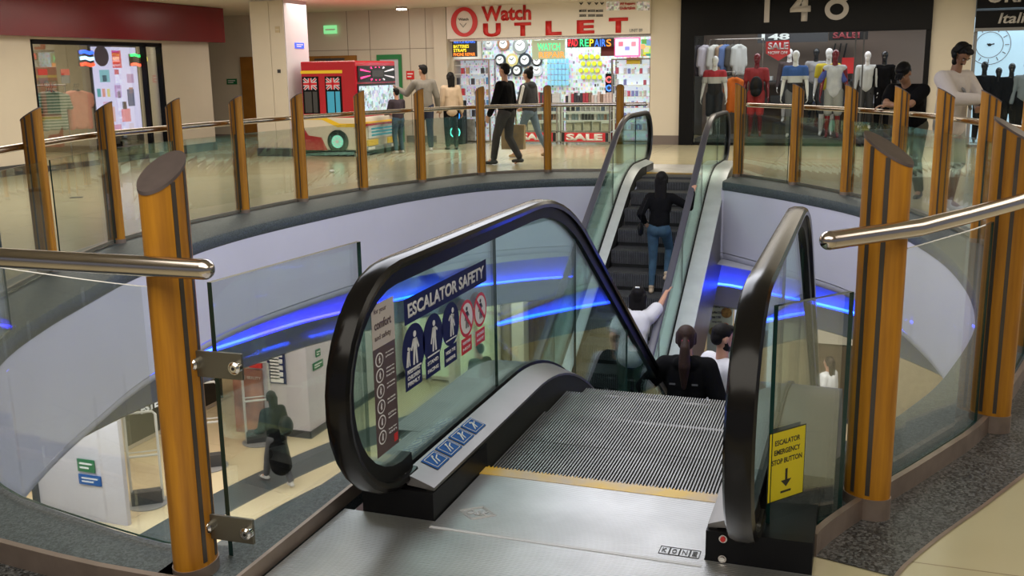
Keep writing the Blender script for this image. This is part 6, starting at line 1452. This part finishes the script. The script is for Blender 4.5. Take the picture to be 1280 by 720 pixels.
for px, V_, b_ in ((985, VF+1.7, .40), (1018, VF+1.6, .40), (1092, VF+0.95, .30)):
    p = at(px, 120, V=V_); mb = MB(); mb.b2((p.x-.5 if px > 1050 else p.x-.3, V_-.3, .0 if V_ > VF+1.6-.01 else .14), (p.x+.45 if px > 1050 else p.x+.3, V_+.3, b_)); o = mb.build('plinth', 'dgrey'); tag(o, 'dark plinth under the %s mannequin' % {985: 'dark-topped white', 1018: 'black-headed grey-topped', 1092: 'white-jacketed'}[px], 'plinth')
p = at(918, 105, V=VF+0.9)
garment((p.x, VF+0.9, 1.45), 0.36, 0.8, mat('orange_cloth', (.75, .16, .01), .8), 'bright orange top hanging between the two leftmost mannequins', None, rz=0.2)
t = thing('clothes_rack', 'low clothes rail holding the orange top', 'clothes rack', (p.x, VF+0.9, 0))
mb = MB(); mb.tube([(p.x-.3, VF+.9, .14), (p.x-.3, VF+.9, 1.56), (p.x+.3, VF+.9, 1.56), (p.x+.3, VF+.9, .14)], 0.012, n=8); mb.build('frame', 'steel', t)
# ------------------------------------------------------------------ Italian menswear shop at the far right
t = thing('shop_sign', 'black sign with pale italic lettering at the top right', 'sign', (3.2, VF, 2.2))
mb = MB(); mb.b2((1.87, VF-0.12, 2.70), (5.5, VF, ZC)); mb.b2((1.87, VF-0.1, 2.33), (5.5, VF, 2.66)); mb.build('board', 'black', t)
mb = MB(); mb.b2((1.87, VF-0.14, 2.27), (5.5, VF, 2.33)); mb.build('lower_edge', 'grey', t)
tl = mat('pale_letters', (.55, .52, .52), .4)
u0, u1, z0, z1 = rectV(1248, 18, 1280, 29, VF-0.13)
text('lettering', 'Italian', tl, t, (u0, VF-0.105, z0), X*0.75, (Z+X*0.22)*0.20, 0.02, 0.006)
text('lettering', 'ORIGINALS', tl, t, (at(1233, 3, V=VF-.13).x, VF-0.125, at(1233, 4, V=VF-.13).z), X*1.9, Z*0.3, 0.03, 0.006)
t = thing('window_3', None, None, (3.5, VF+0.05, 0)); t['kind'] = 'structure'
mb = MB(); mb.b2((1.87, VF+0.02, 0.05), (5.5, VF+0.03, 2.27)); mb.build('pane', 'glass', t)
mb = MB(); mb.b2((1.87, VF, 0), (1.93, VF+0.06, 2.27)); mb.b2((1.87, VF, 0), (5.5, VF+0.06, 0.05)); mb.build('frame', 'grey', t)
mb = MB(); mb.b2((1.9, VF+1.2, 0.0), (5.5, VF+1.25, 2.6)); o = mb.build('lightbox', emis('pale_blue_glow', (.55, .78, .95), .75)); tag(o, 'pale blue glowing lightbox in the shop at the far right', 'lightbox')
c = at(1237, 56, V=VF+1.19)
t = thing('outline_clock', 'large thin outlined clock on the pale blue panel at the far right', 'clock', c)
mb = MB()
for R_ in (0.40, 0.26): mb.tube([c+Vector((R_*math.cos(a*PI/18), 0, R_*math.sin(a*PI/18))) for a in range(37)], 0.008, n=5)
for a in range(12): d = Vector((math.cos(a*PI/6), 0, math.sin(a*PI/6))); mb.tube([c+d*0.29, c+d*0.37], 0.01, n=5)
mb.build('outline', 'grey', t); mb = MB(); mb.ell(c, (0.04, 0.02, 0.03)); mb.tube([c, c+Vector((0.09, 0, 0.02))], 0.014, n=5); mb.tube([c, c+Vector((-0.05, 0, 0.02))], 0.014, n=5); mb.build('hands', 'blk', t)
mb = MB(); mb.b2((2.0, VF+1.5, 0.0), (5.4, VF+2.3, 0.9)); o = mb.build('counter', 'white'); tag(o, 'white counter in the shop at the far right', 'counter')
mannequin(1228, 100, VF+0.5, 0.05, 1.62, 'black suited mannequin partly behind the tall person at the far right', MK, BLK_CLOTH, BLK_CLOTH, tr_len='long')
mannequin(1246, 100, VF+0.55, 0.05, 1.50, 'black suited mannequin at the far right, left of the grey-shirted one', MK, BLK_CLOTH, BLK_CLOTH, tr_len='long')
mannequin(1262, 100, VF+0.5, 0.05, 1.58, 'mannequin in a black jacket at the far right edge', MK, BLK_CLOTH, BLK_CLOTH, tr_len='long')
mannequin(1281, 100, VF+0.45, 0.05, 1.62, 'mannequin in a grey shirt and black trousers at the far right edge', MK, mat('grey_shirt', (.22, .25, .28), .8), BLK_CLOTH, tr_len='long')

# ================================================================== LOWER LEVEL
LC = -1.93
S('wall_lower_left', 'lilac_wall', ((-11.9, 11.35, LZ), (-10.25, 11.43, LC)), ((-20, 11.0, LZ), (-12.35, 11.4, LC)))
S('wall_lower_pier', 'lilac_wall', ((-10.75, 15.45, LZ), (-9.5, 19.5, LC)))
S('wall_lower_back', 'beige', ((-9.5, 19.5, LZ), (9, 19.7, LC)))
S('wall_lower_far', 'cream_wall', ((-20, 19.0, LZ), (-10.7, 19.2, LC)), ((-19, 11, LZ), (-18.8, 19.2, LC)))
S('floor_shop', 'beige_tile', ((-19, 11.6, LZ), (-10.35, 19.0, LZ+0.005)))
S('trim_17', 'dgrey', ((-10.78, 15.43, LZ), (-9.48, 15.45, LZ+0.14)), ((-9.5, 15.43, LZ), (-9.48, 19.5, LZ+0.14)), ((-12.0, 11.3, LZ), (-11.9, 11.5, LC)))
S('trim_18', 'bulkhead', ((-10.9, 11.8, -2.35), (-10.3, 15.45, LC)))
small_sign(108, 582, 0.32, 0.2, 'green', 'small dark green sign on the lower white wall at the left', V=11.34, cat='sign')
small_sign(113, 600, 0.42, 0.16, 'blueprint', 'small blue sign below the green one on the lower white wall', V=11.34, cat='sign')
small_sign(397, 441, 0.16, 0.14, 'green', 'small green sign on the lower pier wall', U=-9.498)
small_sign(397, 456, 0.36, 0.14, 'green', 'small blue-green sign below the green one on the lower pier wall', U=-9.498)
small_sign(346, 459, 0.38, 0.62, 'navy', 'navy opening notice with fine white lines on the lower white pier', V=15.43, lines=9)
small_sign(344, 434, 0.12, 0.12, 'white', 'small round no-smoking notice above the navy notice on the lower pier', V=15.43, lines=1, lm='red')
# beauty counter with black fascia inside the lower shop
t = thing('beauty_counter', 'white counter wall with a black sign band in the lower shop', 'counter', (-12.9, 14.8, LZ))
mb = MB(); mb.b2((-13.3, 12.9, LZ), (-12.4, 16.8, LZ+1.6)); mb.build('body', 'cream_wall', t)
mb = MB(); mb.b2((-13.4, 12.85, LZ+1.55), (-12.35, 16.9, LZ+2.7)); mb.b2((-12.42, 13.9, LZ+0.1), (-12.36, 16.8, LZ+1.6)); sb = mb.build('sign_band', 'blk', t)
p0_, p1_ = at(176, 514, U=-12.345), at(226, 495, U=-12.345)
text('lettering', 'ESTEE LAUDER', emis('sign_glow', (.8, .8, .8), .6), sb, (-12.345, p0_.y, p0_.z-0.06), Vector((0, 1.6, 0)), Z*0.15, 0.03, 0.01)
# security gates
def gate(px, py, label):
    p = at(px, py, z=LZ+0.005); t = thing('security_gate', label, 'security gate', p, 0, 'security gates across the lower shop entrance')
    w, h = 0.5, 1.52
    mb = MB(); R_ = lambda x, z: p + Vector((x*0.75, x*0.55, z))
    mb.tube([R_(-w/2, 0.03), R_(-w/2, h-0.05), R_(-w/2+0.05, h), R_(w/2-0.05, h), R_(w/2, h-0.05), R_(w/2, 0.03)], 0.022, n=8); mb.tube([R_(-w/2, 0.80), R_(w/2, 0.80)], 0.02, n=8); mb.tube([R_(-w/2, 0.87), R_(w/2, 0.87)], 0.012, n=6); mb.build('frame', mat('gate_grey', (.5, .5, .48), .4), t)
    mb = MB(); mb.plate([R_(-w/2, 0.0), R_(w/2, 0.0), R_(w/2, 0.22), R_(-w/2, 0.22)], Vector((0.05, -0.07, 0))); mb.plate([R_(-w/2, 0.0), R_(w/2, 0.0), R_(w/2, 0.22), R_(-w/2, 0.22)], Vector((-0.05, 0.07, 0))); mb.build('base_unit', 'dgrey', t)
    mb = MB(); mb.cyl(p, p+Vector((0, 0, 0.012)), 0.32, n=24); mb.build('foot_plate', 'grey', t)
gate(185, 629, 'security gate nearest the left wall in the lower shop entrance'); gate(262, 583, 'middle security gate of the lower shop entrance'); gate(325, 552, 'security gate beside the pink poster in the lower shop entrance')
# pink poster
t = thing('beauty_poster', 'tall pinkish brown beauty poster behind the right security gate', 'poster', (-11.4, 15.6, LZ))
u0, u1, z0, z1 = rectV(293, 462, 329, 548, 15.36)
mb = MB(); mb.b2((u0, 15.36, LZ+0.005), (u1, 15.41, z1)); mb.build('panel', mat('poster_pink', (.42, .19, .13), .4, c2=(.16, .06, .05), nscale=2.2), t)
tpx('SALE BEAUTY', 297, 470, 326, 474, 15.35, 'pale_sign', t, .01, .004)
fbo('red_header', 'red', t, 311, 447, 326, 460, 15.36, .05)
# through the newel glass: shop frames, pillars, round vents
for i, (x0, x1, lab) in enumerate(((640, 655, 'pale square pillar seen through the safety-sign glass'), (560, 568, 'slim pale pillar left of it behind the safety-sign glass'))):
    a = at(x0, 430, V=18.6).x; b = at(x1, 430, V=18.6).x; t = thing('lower_pillar', lab + ' on the lower floor', 'pillar', ((a+b)/2, 18.75, LZ))
    mb = MB(); mb.b2((a, 18.6, LZ), (b, 18.9, LC)); mb.build('shaft', 'cream_wall', t); mb = MB(); mb.b2((a-.02, 18.58, LZ), (b+.02, 18.92, LZ+.12)); mb.build('plinth', 'dgrey', t)
for px, py, lab in ((625, 373, 'left'), (675, 376, 'right')):
    p = at(px, py, V=19.49); mb = MB(); mb.cyl(p+Vector((0, -.05, 0)), p, 0.15, n=28); mb.cyl(p+Vector((0, -.06, 0)), p+Vector((0, -.05, 0)), 0.11, n=28); o = mb.build('round_vent', 'dgrey'); tag(o, '%s one of two dark round vents high on the lower beige wall' % lab, 'vent')
t = thing('window_4', None, None, (-8.2, 19.4, LZ)); t['kind'] = 'structure'
mb = MB(); mb.b2((-9.4, 19.45, LZ+0.1), (-7.2, 19.48, -2.3)); mb.build('lit_interior', emis('shop_glow', (.75, .78, .5), .55), t)
mb = MB(); [mb.b2((u, 19.38, LZ), (u+.06, 19.45, -2.25)) for u in (-9.42, -8.85, -8.3, -7.75, -7.2)]; [mb.b2((-9.42, 19.38, z), (-7.14, 19.45, z+.06)) for z in (LZ+.05, -3.4, -2.3)]; mb.build('frame', 'cream_wall', t)
mb = MB(); mb.b2((-6.9, 19.35, LZ), (-5.9, 19.48, -2.2)); [mb.b2((-6.9+.12*i, 19.3, LZ), (-6.85+.12*i, 19.36, -2.2)) for i in range(8)]; o = mb.build('brown_screen', mat('brown_slats', (.16, .09, .04), .5)); tag(o, 'brown slatted screen on the lower floor right of the lit shop front', 'screen')
mb = MB(); mb.b2((-5.6, 19.3, LZ), (-3.2, 19.48, -2.2)); [mb.b2((-5.6+.3*i, 19.27, LZ), (-5.57+.3*i, 19.3, -2.2)) for i in range(9)]; o = mb.build('wood_panelling', mat('dark_wood_panels', (.10, .06, .03), .5)); tag(o, 'dark wooden panelling on the lower back wall, behind the far escalator', 'panelling')
# menu boards and kiosk behind the white-jumpered rider
V_ = 15.6
t = thing('menu_board', 'pale green menu board with small writing and food pictures on the lower floor', 'menu', (at(905, 400, V=V_).x, V_, LZ))
u0, u1, z0, z1 = rectV(884, 366, 915, 470, V_)
mb = MB(); mb.b2((u0, V_, z0), (u1, V_+.05, z1)); mb.b2((u0+.05, V_, LZ), (u0+.1, V_+.05, z0)); mb.b2((u1-.1, V_, LZ), (u1-.05, V_+.05, z0)); bd = mb.build('board', mat('menu_pale', (.45, .50, .40), .5), t)
for s_, x0, y0, x1, y1 in (('HOT & ICED', 888, 371, 911, 376), ('HOT SAND WICHES', 888, 380, 911, 385), ('coffee 2.50', 890, 389, 902, 392), ('tea 1.90', 890, 395, 901, 398), ('wrap 4.20', 890, 401, 902, 404)): tpx(s_, x0, y0, x1, y1, V_-.006, 'dgrey', bd, .02, .004)
for px, py, c_ in ((908, 391, (.4, .22, .06)), (906, 410, (.45, .12, .05)), (893, 415, (.3, .25, .08))): p = at(px, py, V=V_-.01); mb = MB(); mb.cyl(p, p+Vector((0, .008, 0)), .085, n=16); mb.build('food_picture', mat('food', c_, .5, noise=.5, nscale=20), bd)
t = thing('kiosk', 'white kiosk with a wooden side behind the menu board', 'kiosk', (-.95, 15.2, LZ)); 
u0, u1, z0, z1 = rectV(917, 376, 960, 470, 15.4)
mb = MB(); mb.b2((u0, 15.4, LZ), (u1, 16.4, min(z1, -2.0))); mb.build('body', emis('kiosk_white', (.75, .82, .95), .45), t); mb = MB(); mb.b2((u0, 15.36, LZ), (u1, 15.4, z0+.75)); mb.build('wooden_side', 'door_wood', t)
fbo('red_logo', 'red', t, 912, 371, 918, 376, 15.34, .02)
# brown roller shutters and pale wall at the right, seen through glass
t = thing('roller_shutter', 'brown roller shutters on the lower floor seen through the right-hand glass', 'shutter', (.6, 19.4, LZ))
u0, u1, z0, z1 = rectV(985, 428, 1078, 520, 19.4); mb = MB(); mb.b2((u0, 19.42, LZ), (u1, 19.48, z1)); n_ = 26
[mb.b2((u0+(u1-u0)*i/n_, 19.39, LZ), (u0+(u1-u0)*(i+.5)/n_, 19.42, z1)) for i in range(n_)]; mb.build('slats', mat('shutter_brown', (.17, .11, .06), .5), t)
mb = MB(); mb.b2((u0-.1, 19.3, z1), (u1+.1, 19.48, z1+.35)); mb.build('box', 'cream_wall', t)
t = thing('lower_pillar', 'brown pillar on the lower floor seen between the two right-hand posts', 'pillar', (3.2, 15.0, LZ)); mb = MB(); mb.b2((2.2, 15.0, LZ), (2.7, 15.5, LC)); mb.build('shaft', 'door_wood', t)
# small fittings on the upper floor
p = at(415, 216, z=0.0); mb = MB(); mb.ell((p.x, p.y, .028), (.05, .04, .028)); o = mb.build('crumpled_tissue', 'white', smooth=True); tag(o, 'small crumpled white scrap on the cream floor in front of the bus-shaped machine', 'litter')
p = at(96, 247, z=0.0); mb = MB(); mb.box((p.x, p.y, .004), (.16, .1, .006), rz=.5); o = mb.build('socket_cover', 'dgrey'); tag(o, 'small dark floor socket cover on the cream floor at the left', 'floor socket')
# ================================================================== LIGHT
def area(name, loc, size, power, c=(1, 0.9, 0.74), rot=(0, 0, 0), sy=None, spread=None):
    l = bpy.data.lights.new(name, 'AREA'); l.energy = power; l.color = c; l.size = size
    if sy: l.shape = 'RECTANGLE'; l.size_y = sy
    o = bpy.data.objects.new(name, l); col.objects.link(o); o.location = loc; o.rotation_euler = rot
    return o
WARM = (1.0, 0.915, 0.79)
area('ceiling_lamp', (-2.6, 8.6, 3.05), 3.5, 330, (0.90, 0.92, 1.0), sy=7)
area('ceiling_lamp', (-10.5, 12.5, 3.05), 3, 260, WARM, sy=8)
area('ceiling_lamp', (-8.0, 19.2, 3.05), 8, 250, WARM, sy=2)
area('ceiling_lamp', (0.0, 18.8, 3.05), 6, 190, WARM, sy=2)
area('ceiling_lamp', (4.0, 9, 3.05), 2.5, 170, WARM, sy=9)
area('ceiling_lamp', (-0.5, 0.8, 3.05), 6, 150, (1, 0.93, 0.82), sy=2.5)
area('unseen_shop_light', (-7.0, 23.3, 2.85), 4, 85, (0.86, 0.94, 1.0), sy=1.2)
area('unseen_shop_light', (-1.4, 23.4, 2.9), 4.2, 75, (0.92, 0.95, 1.0), sy=1.4)  # unseen light added to brighten the menswear interior, no fitting modelled
area('unseen_shop_light', (3.6, 23.4, 2.9), 3, 60, (0.85, 0.94, 1.0), sy=1.4)
area('unseen_shop_light', (-15.6, 16.2, 2.9), 1.8, 60, (1, 0.92, 0.8), sy=3)  # unseen light added to brighten the left clothes shop
area('unseen_lower_light', (-10.6, 9.6, -2.0), 2.5, 150, (0.92, 0.96, 1.0), sy=2)  # added out of sight to lift the white wall at lower left
area('unseen_lower_light', (-14, 13.5, -2.0), 5, 330, (1, 0.86, 0.66), sy=5)
area('unseen_lower_light', (-8.6, 12.5, -2.0), 1.5, 120, (1, 0.93, 0.82), sy=5)
area('unseen_lower_light', (-6.5, 17.3, -2.0), 4, 120, (1, 0.94, 0.8), sy=1.5)
area('unseen_lower_light', (0, 16.5, -2.0), 4, 140, (1, 0.94, 0.84), sy=1.5)
area('unseen_lower_light', (2.9, 10.5, -2.0), 1.5, 90, (1, 0.94, 0.84), sy=5)
w = bpy.data.worlds.new('world'); sc.world = w; w.use_nodes = True
w.node_tree.nodes['Background'].inputs[0].default_value = (0.75, 0.78, 0.9, 1); w.node_tree.nodes['Background'].inputs[1].default_value = 0.22
sc.view_settings.view_transform = 'Standard'; sc.view_settings.look = 'None'; sc.view_settings.gamma = 1; sc.view_settings.use_curve_mapping = False
sc.view_settings.exposure = 0.0
